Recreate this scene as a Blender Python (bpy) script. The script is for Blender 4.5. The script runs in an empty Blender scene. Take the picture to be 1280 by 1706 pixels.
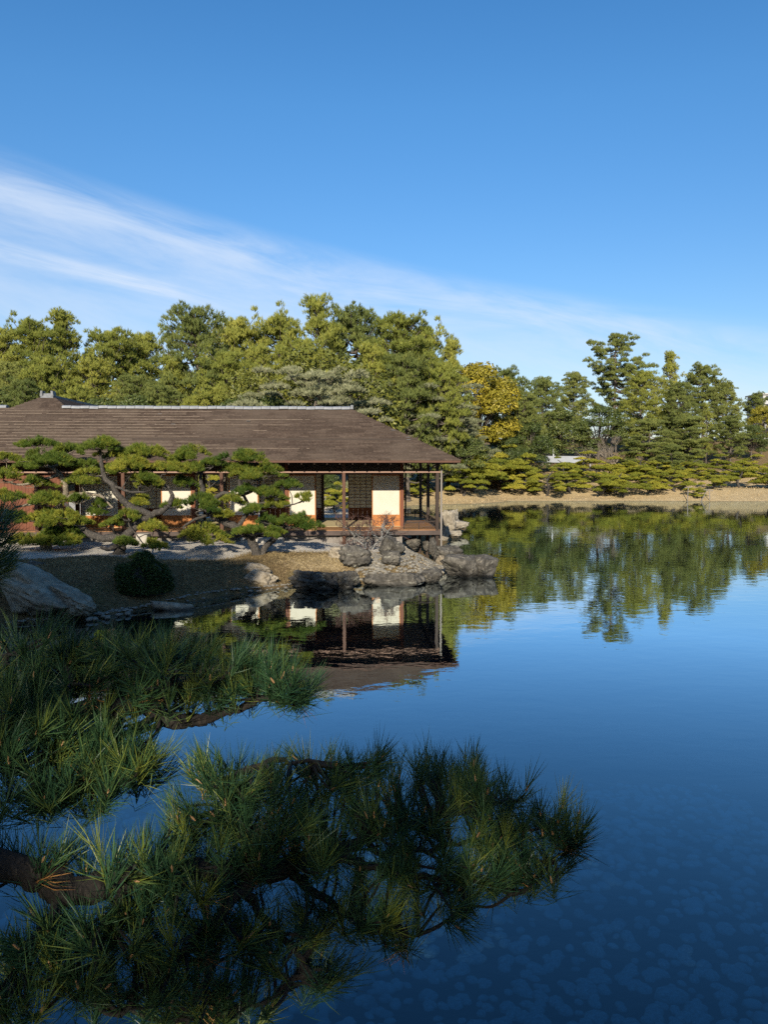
import bpy, bmesh, math, random
import numpy as np
from mathutils import Vector, Matrix, noise as mnoise

R = math.radians
rng = np.random.default_rng(7)
random.seed(7)
SC = bpy.context.scene
COL = SC.collection

# ------------------------------------------------------------------ camera
CZ = 3.64                      # eye height above the pond (the near bank is 2 m high)
FPX = 1281.0                   # focal length in photo pixels (1280 x 1706)
PITCH = math.atan(83 / FPX)
cam_d = bpy.data.cameras.new('camera')
cam_d.sensor_fit = 'VERTICAL'
cam_d.sensor_height = 36.0
cam_d.lens = 36.0 * FPX / 1706.0
cam_d.clip_start = 0.05
cam_d.clip_end = 6000
cam = bpy.data.objects.new('camera', cam_d)
cam.location = (0, 0, CZ)
cam.rotation_euler = (math.pi / 2 - PITCH, 0, 0)
COL.objects.link(cam)
SC.camera = cam

# ------------------------------------------------------------------ sky, sun, exposure
SUN_EL = R(24.6)
SUN_AZ_LEFT = R(4.0)           # the sun stands behind the camera, a little to the left
world = bpy.data.worlds.new('World')
SC.world = world
world.use_nodes = True
wn = world.node_tree
wn.nodes.clear()


def N(nt, kind, **kw):
    n = nt.nodes.new(kind)
    for k, v in kw.items():
        setattr(n, k, v)
    return n


def math_node(nt, op, a, b=None, clamp=False):
    n = N(nt, 'ShaderNodeMath', operation=op, use_clamp=clamp)
    for i, s in enumerate((a, b)):
        if s is None:
            continue
        if isinstance(s, (int, float)):
            n.inputs[i].default_value = s
        else:
            nt.links.new(s, n.inputs[i])
    return n.outputs[0]


def map_range(nt, val, a, b, c=0.0, d=1.0, smooth=True):
    n = N(nt, 'ShaderNodeMapRange', interpolation_type='SMOOTHSTEP' if smooth else 'LINEAR')
    nt.links.new(val, n.inputs[0])
    for i, x in enumerate((a, b, c, d)):
        n.inputs[i + 1].default_value = x
    return n.outputs[0]


out = N(wn, 'ShaderNodeOutputWorld')
bg = N(wn, 'ShaderNodeBackground')
bg.inputs['Strength'].default_value = 0.102
sky = N(wn, 'ShaderNodeTexSky', sky_type='NISHITA')
sky.sun_disc = False
sky.sun_elevation = SUN_EL
sky.sun_rotation = math.pi + SUN_AZ_LEFT
sky.altitude = 0
sky.air_density = 1.15
sky.dust_density = 0.35
sky.ozone_density = 3.0
tc = N(wn, 'ShaderNodeTexCoord')
sep = N(wn, 'ShaderNodeSeparateXYZ')
wn.links.new(tc.outputs['Generated'], sep.inputs[0])
az = math_node(wn, 'ARCTAN2', sep.outputs[0], sep.outputs[1])
el = math_node(wn, 'ARCSINE', sep.outputs[2])


def band(slope, icpt, wid, nscale, stretch, lo, hi, seed, amp):
    # a streak of cirrus: soft band round a sloping line in azimuth / elevation, torn by stretched noise
    line = math_node(wn, 'ADD', math_node(wn, 'MULTIPLY', az, slope), icpt)
    dist = math_node(wn, 'SUBTRACT', el, line)
    comb = N(wn, 'ShaderNodeCombineXYZ')
    wn.links.new(math_node(wn, 'MULTIPLY', az, stretch), comb.inputs[0])
    wn.links.new(math_node(wn, 'MULTIPLY', dist, nscale), comb.inputs[1])
    comb.inputs[2].default_value = seed
    no = N(wn, 'ShaderNodeTexNoise')
    no.inputs['Scale'].default_value = 1.0
    no.inputs['Detail'].default_value = 7.0
    no.inputs['Roughness'].default_value = 0.62
    no.inputs['Distortion'].default_value = 0.5
    wn.links.new(comb.outputs[0], no.inputs['Vector'])
    f = map_range(wn, no.outputs['Fac'], lo, hi)
    up = map_range(wn, dist, wid[0], wid[1], 1.0, 0.0)
    dn = map_range(wn, dist, wid[2], wid[3], 0.0, 1.0)
    m = math_node(wn, 'MULTIPLY', math_node(wn, 'MULTIPLY', up, dn), f)
    return math_node(wn, 'MULTIPLY', m, amp)


c1 = \
    band(-0.20, 0.224, (0.0, 0.036, -0.085, -0.005), 22.0, 3.8, 0.24, 0.74, 3.1, 0.68)
c2 = band(-0.16, 0.168, (0.0, 0.012, -0.022, -0.004), 40.0, 5.0, 0.30, 0.62, 8.3, 0.42)
c3 = band(-0.20, 0.150, (0.0, 0.07, -0.20, -0.10), 12.0, 2.6, 0.18, 0.74, 5.7, 0.52)
fade1 = map_range(wn, az, 0.36, 0.75, 1.0, 0.0)
fade2 = map_range(wn, az, -0.32, -0.10, 1.0, 0.0)
cl = math_node(wn, 'ADD', math_node(wn, 'ADD', math_node(wn, 'MULTIPLY', c1, fade1), math_node(wn, 'MULTIPLY', c2, fade2)), c3, clamp=True)
cl = math_node(wn, 'MULTIPLY', cl, map_range(wn, el, -0.02, 0.06))
mixc = N(wn, 'ShaderNodeMixRGB', blend_type='MIX')
wn.links.new(cl, mixc.inputs[0])
hs = N(wn, 'ShaderNodeHueSaturation')
hs.inputs['Hue'].default_value = 0.504
hs.inputs['Saturation'].default_value = 1.30
hs.inputs['Value'].default_value = 1.0
wn.links.new(sky.outputs[0], hs.inputs['Color'])
lowsky = N(wn, 'ShaderNodeMixRGB', blend_type='MULTIPLY')
wn.links.new(map_range(wn, el, 0.0, 0.42, 1.0, 0.0, smooth=False), lowsky.inputs[0])
wn.links.new(hs.outputs[0], lowsky.inputs[1])
lowsky.inputs[2].default_value = (.62, .64, .78, 1)
wn.links.new(lowsky.outputs[0], mixc.inputs[1])
mixc.inputs[2].default_value = (4.9, 5.5, 6.4, 1)
wn.links.new(mixc.outputs[0], bg.inputs['Color'])
wn.links.new(bg.outputs[0], out.inputs['Surface'])

sun_d = bpy.data.lights.new('sun', 'SUN')
sun_d.energy = 4.8
sun_d.angle = R(0.53)
sun_d.color = (1.0, 0.90, 0.74)
sun = bpy.data.objects.new('sun', sun_d)
sv = Vector((-math.sin(SUN_AZ_LEFT) * math.cos(SUN_EL), -math.cos(SUN_AZ_LEFT) * math.cos(SUN_EL), math.sin(SUN_EL)))
sun.rotation_euler = sv.to_track_quat('Z', 'Y').to_euler()
sun.location = sv * 50
COL.objects.link(sun)

SC.view_settings.view_transform = 'Standard'
SC.view_settings.look = 'None'
SC.view_settings.gamma = 1.0
SC.view_settings.exposure = 0.62
SC.cycles.use_denoising = False
SC.cycles.max_bounces = 6
SC.cycles.diffuse_bounces = 3
SC.cycles.glossy_bounces = 3
SC.cycles.transparent_max_bounces = 8
SC.cycles.transmission_bounces = 3
SC.cycles.caustics_reflective = False
SC.cycles.caustics_refractive = False
SC.cycles.sample_clamp_indirect = 1.6

# ------------------------------------------------------------------ pixel <-> place
cp_, sp_ = math.cos(PITCH), math.sin(PITCH)


def ray(px, py):
    u = (px - 640) / FPX
    v = (853 - py) / FPX
    y = cp_ + v * sp_
    return u / y, (-sp_ + v * cp_) / y


def at(px, py, d):
    a, b = ray(px, py)
    return Vector((a * d, d, CZ + b * d))


def on(px, py, z=0.0):
    a, b = ray(px, py)
    d = (z - CZ) / b
    return Vector((a * d, d, z))


# ------------------------------------------------------------------ object helpers
def tag(o, label=None, cat=None, group=None, kind=None):
    if label:
        o['label'] = label
    if cat:
        o['category'] = cat
    if group:
        o['group'] = group
    if kind:
        o['kind'] = kind
    return o


def thing(name, label, cat, loc=(0, 0, 0), rz=0.0, group=None, scale=None):
    o = bpy.data.objects.new(name, None)
    o.empty_display_size = 0.2
    COL.objects.link(o)
    o.location = loc
    o.rotation_euler = (0, 0, rz)
    if scale is not None:
        o.scale = scale
    return tag(o, label, cat, group)


def link_mesh(name, me, parent=None):
    o = bpy.data.objects.new(name, me)
    COL.objects.link(o)
    if parent is not None:
        o.parent = parent
    return o


def np_mesh(name, V, F, mats, attrs=None, smooth=False, mat_idx=None):
    """V (n,3), F (m,3|4) -> mesh, quickly."""
    me = bpy.data.meshes.new(name)
    V = np.ascontiguousarray(V, dtype=np.float32)
    F = np.ascontiguousarray(F, dtype=np.int32)
    k = F.shape[1]
    me.vertices.add(len(V))
    me.vertices.foreach_set('co', V.ravel())
    me.loops.add(F.size)
    me.loops.foreach_set('vertex_index', F.ravel())
    me.polygons.add(len(F))
    me.polygons.foreach_set('loop_start', np.arange(0, F.size, k, dtype=np.int32))
    me.polygons.foreach_set('loop_total', np.full(len(F), k, dtype=np.int32))
    if smooth:
        me.polygons.foreach_set('use_smooth', np.ones(len(F), dtype=bool))
    for m in (mats if isinstance(mats, (list, tuple)) else [mats]):
        me.materials.append(m)
    if mat_idx is not None:
        me.polygons.foreach_set('material_index', np.asarray(mat_idx, dtype=np.int32))
    for an, av in (attrs or {}).items():
        a = me.attributes.new(an, 'FLOAT', 'POINT')
        a.data.foreach_set('value', np.ascontiguousarray(av, dtype=np.float32))
    me.update()
    me.validate()
    return me


class MB:
    """collects quads/tris; build() makes ONE mesh object"""

    def __init__(self):
        self.v = []
        self.f = []
        self.mi = []

    def add(self, vs, fs, mi=0):
        b = len(self.v)
        self.v += [tuple(v) for v in vs]
        for f in fs:
            self.f.append(tuple(b + i for i in f))
            self.mi.append(mi)

    def box(self, x0, x1, y0, y1, z0, z1, mi=0, M=None):
        vs = [Vector((x, y, z)) for z in (z0, z1) for y in (y0, y1) for x in (x0, x1)]
        if M is not None:
            vs = [M @ v for v in vs]
        self.add(vs, [(0, 2, 3, 1), (4, 5, 7, 6), (0, 1, 5, 4), (2, 6, 7, 3), (0, 4, 6, 2), (1, 3, 7, 5)], mi)

    def bar(self, a, b, w, h=None, mi=0):
        a, b = Vector(a), Vector(b)
        d = (b - a)
        L = d.length
        d.normalize()
        up = Vector((0, 0, 1)) if abs(d.z) < 0.95 else Vector((0, 1, 0))
        s = d.cross(up).normalized()
        u = s.cross(d)
        h = h or w
        M = Matrix(((d.x, s.x, u.x, a.x), (d.y, s.y, u.y, a.y), (d.z, s.z, u.z, a.z), (0, 0, 0, 1)))
        self.box(0, L, -w / 2, w / 2, -h / 2, h / 2, mi, M)

    def build(self, name, mats, parent=None, smooth=False, bevel=0.0):
        me = bpy.data.meshes.new(name)
        me.from_pydata(self.v, [], self.f)
        for m in (mats if isinstance(mats, (list, tuple)) else [mats]):
            me.materials.append(m)
        me.polygons.foreach_set('material_index', self.mi)
        if smooth:
            me.polygons.foreach_set('use_smooth', [True] * len(self.f))
        me.update()
        o = link_mesh(name, me, parent)
        if bevel:
            b = o.modifiers.new('bevel', 'BEVEL')
            b.width = bevel
            b.segments = 2
            b.limit_method = 'ANGLE'
        return o


def catmull(P, n):
    P = np.asarray(P, float)
    if len(P) < 3:
        t = np.linspace(0, 1, n * (len(P) - 1) + 1)[:, None]
        return P[0] * (1 - t) + P[-1] * t
    Q = np.vstack([2 * P[0] - P[1], P, 2 * P[-1] - P[-2]])
    o = []
    for i in range(len(P) - 1):
        p0, p1, p2, p3 = Q[i:i + 4]
        for t in np.linspace(0, 1, n, endpoint=False):
            o.append(.5 * ((2 * p1) + (-p0 + p2) * t + (2 * p0 - 5 * p1 + 4 * p2 - p3) * t * t + (-p0 + 3 * p1 - 3 * p2 + p3) * t ** 3))
    o.append(P[-1])
    return np.array(o)


class Tubes:
    def __init__(self):
        self.V = []
        self.F = []
        self.n = 0

    def add(self, pts, rad, k=7, rough=0.0):
        pts = np.asarray(pts, float)
        m = len(pts)
        rad = np.asarray(rad, float) if np.ndim(rad) else np.full(m, float(rad))
        T = np.gradient(pts, axis=0)
        T /= np.linalg.norm(T, axis=1)[:, None] + 1e-9
        ref = np.array([0, 0, 1.0]) if abs(T[0][2]) < 0.9 else np.array([1.0, 0, 0])
        u = np.cross(T[0], ref)
        u /= np.linalg.norm(u)
        ang = np.linspace(0, 2 * np.pi, k, endpoint=False)
        V = np.zeros((m, k, 3))
        for i in range(m):
            u = u - T[i] * np.dot(u, T[i])
            u /= np.linalg.norm(u) + 1e-9
            w = np.cross(T[i], u)
            r = rad[i] * (1 + (rng.uniform(-rough, rough, k) if rough else 0))
            V[i] = pts[i] + (np.cos(ang)[:, None] * u + np.sin(ang)[:, None] * w) * np.reshape(r, (-1, 1))
        idx = self.n + np.arange(m * k).reshape(m, k)
        a = idx[:-1]
        b = idx[1:]
        F = np.stack([a, np.roll(a, -1, 1), np.roll(b, -1, 1), b], -1).reshape(-1, 4)
        self.V.append(V.reshape(-1, 3))
        self.F.append(F)
        self.n += m * k

    def mesh(self, name, mat, off=(0, 0, 0)):
        return np_mesh(name, np.vstack(self.V) - np.asarray(off), np.vstack(self.F), mat, smooth=True)


def unit(a):
    return a / (np.linalg.norm(a, axis=-1, keepdims=True) + 1e-9)


def needles(pos, dirs, length, K, lo, hi, width, stem=0.0, seg=1, bend=0.0, jit=(0.7, 1.1), tint=None, face=None):
    """needle tufts: K thin blades in a cone round each direction. returns V, F(tris), tint"""
    pos = np.asarray(pos, float)
    n = len(pos)
    d = unit(np.asarray(dirs, float))
    a = unit(rng.normal(size=(n, 3)))
    e1 = unit(np.cross(d, a))
    e2 = np.cross(d, e1)
    th = np.radians(rng.uniform(lo, hi, (n, K)))
    ph = rng.uniform(0, 2 * np.pi, (n, K))
    nd = np.cos(th)[..., None] * d[:, None] + np.sin(th)[..., None] * (np.cos(ph)[..., None] * e1[:, None] + np.sin(ph)[..., None] * e2[:, None])
    L = np.reshape(length, (-1, 1)) * rng.uniform(jit[0], jit[1], (n, K))
    base = pos[:, None] + d[:, None] * (stem * rng.uniform(-1, 0.3, (n, K)))[..., None]
    w = unit(np.cross(nd, unit(rng.normal(size=(n, K, 3))))) * (width / 2)
    if face is not None:
        fv = np.asarray(face, float)[:, None] + rng.normal(0, .45, (n, K, 3))
        w = unit(np.cross(nd, unit(fv))) * (width / 2)
    tip = base + nd * L[..., None]
    tint = rng.uniform(0, 1, n) if tint is None else tint
    if seg == 1:
        V = np.stack([base - w, base + w, tip], 2).reshape(-1, 3)
        F = np.arange(len(V)).reshape(-1, 3)
        return V, F, np.repeat(tint, K * 3)
    bv = unit(rng.normal(size=(n, K, 3)) * 0.6 + np.array([0, 0, 0.35]))
    mid = base + nd * (L * 0.5)[..., None]
    tip = tip + bv * (L * bend)[..., None]
    V = np.stack([base - w * .8, base + w * .8, mid - w, mid + w, tip], 2).reshape(-1, 3)
    b = (np.arange(n * K) * 5)[:, None]
    F = np.concatenate([b + np.array([0, 1, 3]), b + np.array([0, 3, 2]), b + np.array([2, 3, 4])], 1).reshape(-1, 3)
    tn = np.clip(np.repeat(tint, K) + rng.normal(0, .12, n * K), 0, 1)
    return V, F, np.repeat(tn, 5)


# ------------------------------------------------------------------ materials
def mat(name):
    m = bpy.data.materials.new(name)
    m.use_nodes = True
    nt = m.node_tree
    return m, nt, nt.nodes['Principled BSDF']


def ramp(nt, fac, stops):
    r = N(nt, 'ShaderNodeValToRGB')
    e = r.color_ramp.elements
    while len(e) > 1:
        e.remove(e[-1])
    e[0].position = stops[0][0]
    e[0].color = (*stops[0][1], 1)
    for p, c in stops[1:]:
        x = e.new(p)
        x.color = (*c, 1)
    nt.links.new(fac, r.inputs[0])
    return r.outputs[0]


def noise_tex(nt, scale, detail=5, rough=0.6, vec=None, dist=0.0):
    n = N(nt, 'ShaderNodeTexNoise')
    n.inputs['Scale'].default_value = scale
    n.inputs['Detail'].default_value = detail
    n.inputs['Roughness'].default_value = rough
    n.inputs['Distortion'].default_value = dist
    if vec is not None:
        nt.links.new(vec, n.inputs['Vector'])
    return n.outputs['Fac']


def obj_coord(nt, scale=(1, 1, 1), which='Object'):
    t = N(nt, 'ShaderNodeTexCoord')
    mp = N(nt, 'ShaderNodeMapping')
    mp.inputs['Scale'].default_value = scale
    nt.links.new(t.outputs[which], mp.inputs[0])
    return mp.outputs[0]


def mixrgb(nt, fac, a, b, mode='MIX'):
    n = N(nt, 'ShaderNodeMixRGB', blend_type=mode)
    for i, s in enumerate((fac, a, b)):
        if isinstance(s, (int, float)):
            n.inputs[i].default_value = s
        elif isinstance(s, tuple):
            n.inputs[i].default_value = (*s, 1)
        else:
            nt.links.new(s, n.inputs[i])
    return n.outputs[0]


def bump(nt, bsdf, h, strength=0.5, dist=0.02):
    b = N(nt, 'ShaderNodeBump')
    b.inputs['Strength'].default_value = strength
    b.inputs['Distance'].default_value = dist
    nt.links.new(h, b.inputs['Height'])
    nt.links.new(b.outputs[0], bsdf.inputs['Normal'])


def attr(nt, name):
    a = N(nt, 'ShaderNodeAttribute')
    a.attribute_name = name
    return a.outputs['Fac']


def foliage(name, c0, c1, c2, rough=0.62, trans=0.0):
    m, nt, b = mat(name)
    col = ramp(nt, attr(nt, 'tint'), [(0.0, c0), (0.55, c1), (1.0, c2)])
    oi = N(nt, 'ShaderNodeObjectInfo')
    v = map_range(nt, oi.outputs['Random'], 0, 1, 0.82, 1.18, smooth=False)
    hv = N(nt, 'ShaderNodeHueSaturation')
    nt.links.new(col, hv.inputs['Color'])
    nt.links.new(v, hv.inputs['Value'])
    nt.links.new(map_range(nt, oi.outputs['Random'], 0, 1, 0.512, 0.49, smooth=False), hv.inputs['Hue'])
    nt.links.new(hv.outputs[0], b.inputs['Base Color'])
    b.inputs['Roughness'].default_value = rough
    b.inputs['Specular IOR Level'].default_value = 0.25
    if trans:
        t = N(nt, 'ShaderNodeBsdfTranslucent')
        nt.links.new(hv.outputs[0], t.inputs[0])
        ms = N(nt, 'ShaderNodeMixShader')
        ms.inputs[0].default_value = trans
        nt.links.new(b.outputs[0], ms.inputs[1])
        nt.links.new(t.outputs[0], ms.inputs[2])
        nt.links.new(ms.outputs[0], nt.nodes['Material Output'].inputs[0])
    return m


M = {}
M['needle_forest'] = foliage('needle_forest', (.172, .200, .040), (.288, .305, .060), (.400, .385, .080), trans=.36)
M['needle_dark'] = foliage('needle_dark', (.125, .155, .044), (.205, .235, .062), (.290, .300, .080), trans=.36)
M['needle_grey'] = foliage('needle_grey', (.150, .165, .080), (.250, .262, .145), (.370, .362, .215), trans=.30)
M['needle_garden'] = foliage('needle_garden', (.165, .190, .026), (.285, .290, .036), (.430, .385, .052), trans=.32)
M['needle_island'] = foliage('needle_island', (.052, .095, .013), (.135, .175, .022), (.310, .292, .036), trans=.22)
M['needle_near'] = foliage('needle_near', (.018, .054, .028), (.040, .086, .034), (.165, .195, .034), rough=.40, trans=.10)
M['leaf_olive'] = foliage('leaf_olive', (.080, .090, .016), (.150, .150, .026), (.240, .215, .036), rough=.5)
M['leaf_yellow'] = foliage('leaf_yellow', (.140, .132, .014), (.235, .208, .020), (.340, .280, .028), rough=.55, trans=.2)
M['leaf_dark'] = foliage('leaf_dark', (.045, .066, .018), (.085, .110, .028), (.145, .160, .040), rough=.45, trans=.2)
M['leaf_shrub'] = foliage('leaf_shrub', (.022, .042, .010), (.044, .070, .016), (.080, .105, .024), rough=.5)
M['leaf_brown'] = foliage('leaf_brown', (.075, .048, .022), (.115, .072, .032), (.160, .105, .045), rough=.7)
M['dry_grass'] = foliage('dry_grass', (.120, .085, .040), (.260, .190, .095), (.430, .330, .180), rough=.8)
M['bank_straw'] = foliage('bank_straw', (.30, .225, .115), (.46, .355, .19), (.60, .48, .28), rough=.8, trans=.2)
M['needle_dead'] = foliage('needle_dead', (.24, .10, .03), (.36, .18, .06), (.46, .27, .10), rough=.6)


def bark_mat(name, c0, c1, scale=6.0, c2=None):
    m, nt, b = mat(name)
    v = obj_coord(nt, (1, 1, .45))
    n1 = noise_tex(nt, scale, 8, .7, v, .6)
    wv = N(nt, 'ShaderNodeVectorMath', operation='ADD')
    nz = N(nt, 'ShaderNodeTexNoise')
    nz.inputs['Scale'].default_value = scale * 1.7
    nz.inputs['Detail'].default_value = 5
    nt.links.new(v, nz.inputs['Vector'])
    sc = N(nt, 'ShaderNodeVectorMath', operation='SCALE')
    sc.inputs['Scale'].default_value = 1.1 / scale
    nt.links.new(nz.outputs['Color'], sc.inputs[0])
    nt.links.new(v, wv.inputs[0])
    nt.links.new(sc.outputs[0], wv.inputs[1])
    vo = N(nt, 'ShaderNodeTexVoronoi', feature='DISTANCE_TO_EDGE')
    vo.inputs['Scale'].default_value = scale * 2.0
    nt.links.new(wv.outputs[0], vo.inputs['Vector'])
    cr = map_range(nt, vo.outputs['Distance'], 0.0, .30)
    n2 = noise_tex(nt, scale * 6, 6, .75, v, .3)
    mx = math_node(nt, 'ADD', math_node(nt, 'MULTIPLY', n1, math_node(nt, 'ADD', math_node(nt, 'MULTIPLY', cr, .65), .35)), math_node(nt, 'MULTIPLY', math_node(nt, 'SUBTRACT', n2, .5), .5))
    nt.links.new(ramp(nt, mx, [(.1, c0), (.5, c1), (.8, c2 or c1)]), b.inputs['Base Color'])
    b.inputs['Roughness'].default_value = .9
    bump(nt, b, mx, .9, .25 / scale)
    return m


M['bark'] = bark_mat('bark', (.045, .036, .028), (.17, .14, .11), 5, (.27, .23, .18))
M['bark_garden'] = bark_mat('bark_garden', (.022, .019, .016), (.085, .074, .062), 9, (.18, .155, .125))
M['bark_pale'] = bark_mat('bark_pale', (.12, .10, .075), (.30, .25, .18), 9, (.40, .34, .26))
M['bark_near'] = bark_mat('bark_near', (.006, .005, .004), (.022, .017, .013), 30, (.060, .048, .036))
M['twig_grey'] = bark_mat('twig_grey', (.10, .10, .095), (.24, .235, .22), 14)
M['twig_far'] = bark_mat('twig_far', (.16, .13, .10), (.30, .25, .19), 5)


def wood(name, c0, c1, grain=(1, 1, 10), scale=6, rough=.6, spec=.3):
    m, nt, b = mat(name)
    v = obj_coord(nt, grain)
    n1 = noise_tex(nt, scale, 6, .65, v, 1.2)
    n2 = noise_tex(nt, 1.3, 3, .5, obj_coord(nt))
    mx = mixrgb(nt, .35, n1, n2)
    nt.links.new(ramp(nt, mx, [(.3, c0), (.7, c1)]), b.inputs['Base Color'])
    b.inputs['Roughness'].default_value = rough
    b.inputs['Specular IOR Level'].default_value = spec
    bump(nt, b, n1, .25, .004)
    return m


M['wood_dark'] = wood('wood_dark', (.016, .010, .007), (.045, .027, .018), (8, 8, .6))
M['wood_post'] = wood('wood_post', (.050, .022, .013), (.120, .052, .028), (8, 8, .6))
M['wood_red'] = wood('wood_red', (.085, .027, .012), (.185, .060, .026), (9, 9, .5))
M['wood_orange'] = wood('wood_orange', (.270, .095, .022), (.460, .185, .048), (9, 9, .5), rough=.5)
M['wood_floor'] = wood('wood_floor', (.170, .080, .034), (.330, .170, .075), (.5, 8, 8), rough=.35, spec=.5)
M['wood_grey'] = wood('wood_grey', (.110, .098, .085), (.280, .250, .220), (9, 9, .5), rough=.85)
M['wood_rail'] = wood('wood_rail', (.190, .110, .080), (.330, .215, .165), (.5, 9, 9), rough=.75)
M['wood_rail_dark'] = wood('wood_rail_dark', (.040, .030, .026), (.110, .080, .066), (.5, 9, 9), rough=.75)


def paper_mat():
    m, nt, b = mat('shoji_paper')
    n1 = noise_tex(nt, 3, 4, .6, obj_coord(nt))
    col = ramp(nt, n1, [(.3, (.64, .60, .49)), (.7, (.70, .66, .55))])
    nt.links.new(col, b.inputs['Base Color'])
    b.inputs['Roughness'].default_value = .9
    b.inputs['Specular IOR Level'].default_value = .1
    t = N(nt, 'ShaderNodeBsdfTranslucent')
    nt.links.new(col, t.inputs[0])
    ms = N(nt, 'ShaderNodeMixShader')
    ms.inputs[0].default_value = .24
    nt.links.new(b.outputs[0], ms.inputs[1])
    nt.links.new(t.outputs[0], ms.inputs[2])
    nt.links.new(ms.outputs[0], nt.nodes['Material Output'].inputs[0])
    return m


M['paper'] = paper_mat()


def plain(name, col, rough=.7, var=.12, scale=4, spec=.3, bmp=0.0):
    m, nt, b = mat(name)
    n1 = noise_tex(nt, scale, 6, .65, obj_coord(nt))
    lo = tuple(c * (1 - var * 2) for c in col)
    hi = tuple(min(1, c * (1 + var)) for c in col)
    nt.links.new(ramp(nt, n1, [(.25, lo), (.75, hi)]), b.inputs['Base Color'])
    b.inputs['Roughness'].default_value = rough
    b.inputs['Specular IOR Level'].default_value = spec
    if bmp:
        bump(nt, b, n1, bmp, .01)
    return m


M['tile'] = plain('ridge_tile', (.21, .22, .235), .5, .35, 2.2, .4)
M['tarp'] = plain('white_tarp', (.34, .35, .36), .6, .08, 2)
M['concrete'] = plain('concrete', (.42, .42, .42), .9, .1, 1)
M['cut_stone'] = plain('cut_stone', (.40, .37, .32), .9, .14, 8, .2, .4)
M['bamboo'] = plain('bamboo', (.36, .33, .27), .6, .2, 6)
M['glass_dark'] = plain('dark_window', (.03, .035, .04), .2, .1, 2, .5)
M['leaf_float'] = plain('leaf_float', (.55, .52, .45), .7, .2, 30)
M['bud'] = plain('bud', (.34, .20, .10), .6, .25, 60)


def roof_mat():
    m, nt, b = mat('shingle')
    v = obj_coord(nt, (3.0, 6, 6))
    n1 = noise_tex(nt, 4.0, 8, .72, v, .3)
    n2 = noise_tex(nt, .5, 4, .6, obj_coord(nt))
    n3 = noise_tex(nt, 30, 3, .6, obj_coord(nt, (1, .25, .25)))
    t = attr(nt, 'tint')
    mx = mixrgb(nt, .16, n1, t)
    c = ramp(nt, mx, [(.28, (.024, .017, .013)), (.5, (.055, .039, .030)), (.72, (.110, .082, .063))])
    c = mixrgb(nt, map_range(nt, n2, .42, .66), c, mixrgb(nt, .5, c, (.095, .073, .056)))
    c = mixrgb(nt, map_range(nt, n3, .58, .75, 0, .35), c, (.22, .17, .13))
    nt.links.new(c, b.inputs['Base Color'])
    b.inputs['Roughness'].default_value = .95
    b.inputs['Specular IOR Level'].default_value = .15
    bump(nt, b, math_node(nt, 'ADD', n1, n3), .7, .02)
    return m


M['shingle'] = roof_mat()
M['batten'] = plain('batten', (.23, .18, .14), .9, .25, 6)


def rock_mat(name, dark, mid, light, lichen=.5, warm=None, wet=True):
    m, nt, b = mat(name)
    oi = N(nt, 'ShaderNodeObjectInfo')
    t = N(nt, 'ShaderNodeTexCoord')
    ad = N(nt, 'ShaderNodeVectorMath', operation='ADD')
    nt.links.new(t.outputs['Object'], ad.inputs[0])
    mu = N(nt, 'ShaderNodeVectorMath', operation='SCALE')
    nt.links.new(oi.outputs['Location'], mu.inputs[0])
    mu.inputs['Scale'].default_value = 3.7
    nt.links.new(mu.outputs[0], ad.inputs[1])
    v = ad.outputs[0]
    n1 = noise_tex(nt, 1.6, 9, .68, v, .9)
    n2 = noise_tex(nt, 7.5, 8, .7, v, .3)
    n3 = noise_tex(nt, 3.4, 6, .75, v, 1.4)
    n4 = noise_tex(nt, 34, 4, .7, v)
    c = ramp(nt, mixrgb(nt, .5, n1, n2), [(.34, dark), (.50, mid), (.66, light)])
    c = mixrgb(nt, map_range(nt, n3, .56, .66, 0, lichen), c, (.38, .37, .29))
    c = mixrgb(nt, map_range(nt, n2, .60, .72, 0, .35), c, warm or (.22, .17, .11))
    c = mixrgb(nt, map_range(nt, n4, .50, .75, 0, .4), c, mixrgb(nt, .6, c, (.02, .02, .02)))
    if wet:      # the tide mark: stone stays damp just above the water
        g = N(nt, 'ShaderNodeNewGeometry')
        sx = N(nt, 'ShaderNodeSeparateXYZ')
        nt.links.new(g.outputs['Position'], sx.inputs[0])
        zz = math_node(nt, 'ADD', sx.outputs[2], math_node(nt, 'MULTIPLY', math_node(nt, 'SUBTRACT', n3, .5), .12))
        c = mixrgb(nt, map_range(nt, zz, .02, .12, .75, 0), c, (.018, .018, .016))
    nt.links.new(c, b.inputs['Base Color'])
    b.inputs['Roughness'].default_value = .88
    b.inputs['Specular IOR Level'].default_value = .25
    bump(nt, b, math_node(nt, 'ADD', math_node(nt, 'MULTIPLY', n2, .7), math_node(nt, 'MULTIPLY', n4, .3)), .8, .035)
    return m


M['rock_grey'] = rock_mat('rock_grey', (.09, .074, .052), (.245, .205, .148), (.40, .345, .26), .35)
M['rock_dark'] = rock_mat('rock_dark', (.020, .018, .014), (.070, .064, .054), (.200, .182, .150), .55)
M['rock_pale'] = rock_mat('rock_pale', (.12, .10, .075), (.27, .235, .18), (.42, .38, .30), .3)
M['pebble_white'] = plain('pebble_white', (.23, .21, .17), .8, .4, 9)
M['pebble_bed'] = plain('pebble_bed', (.40, .37, .30), .8, .42, 3.3)


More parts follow.
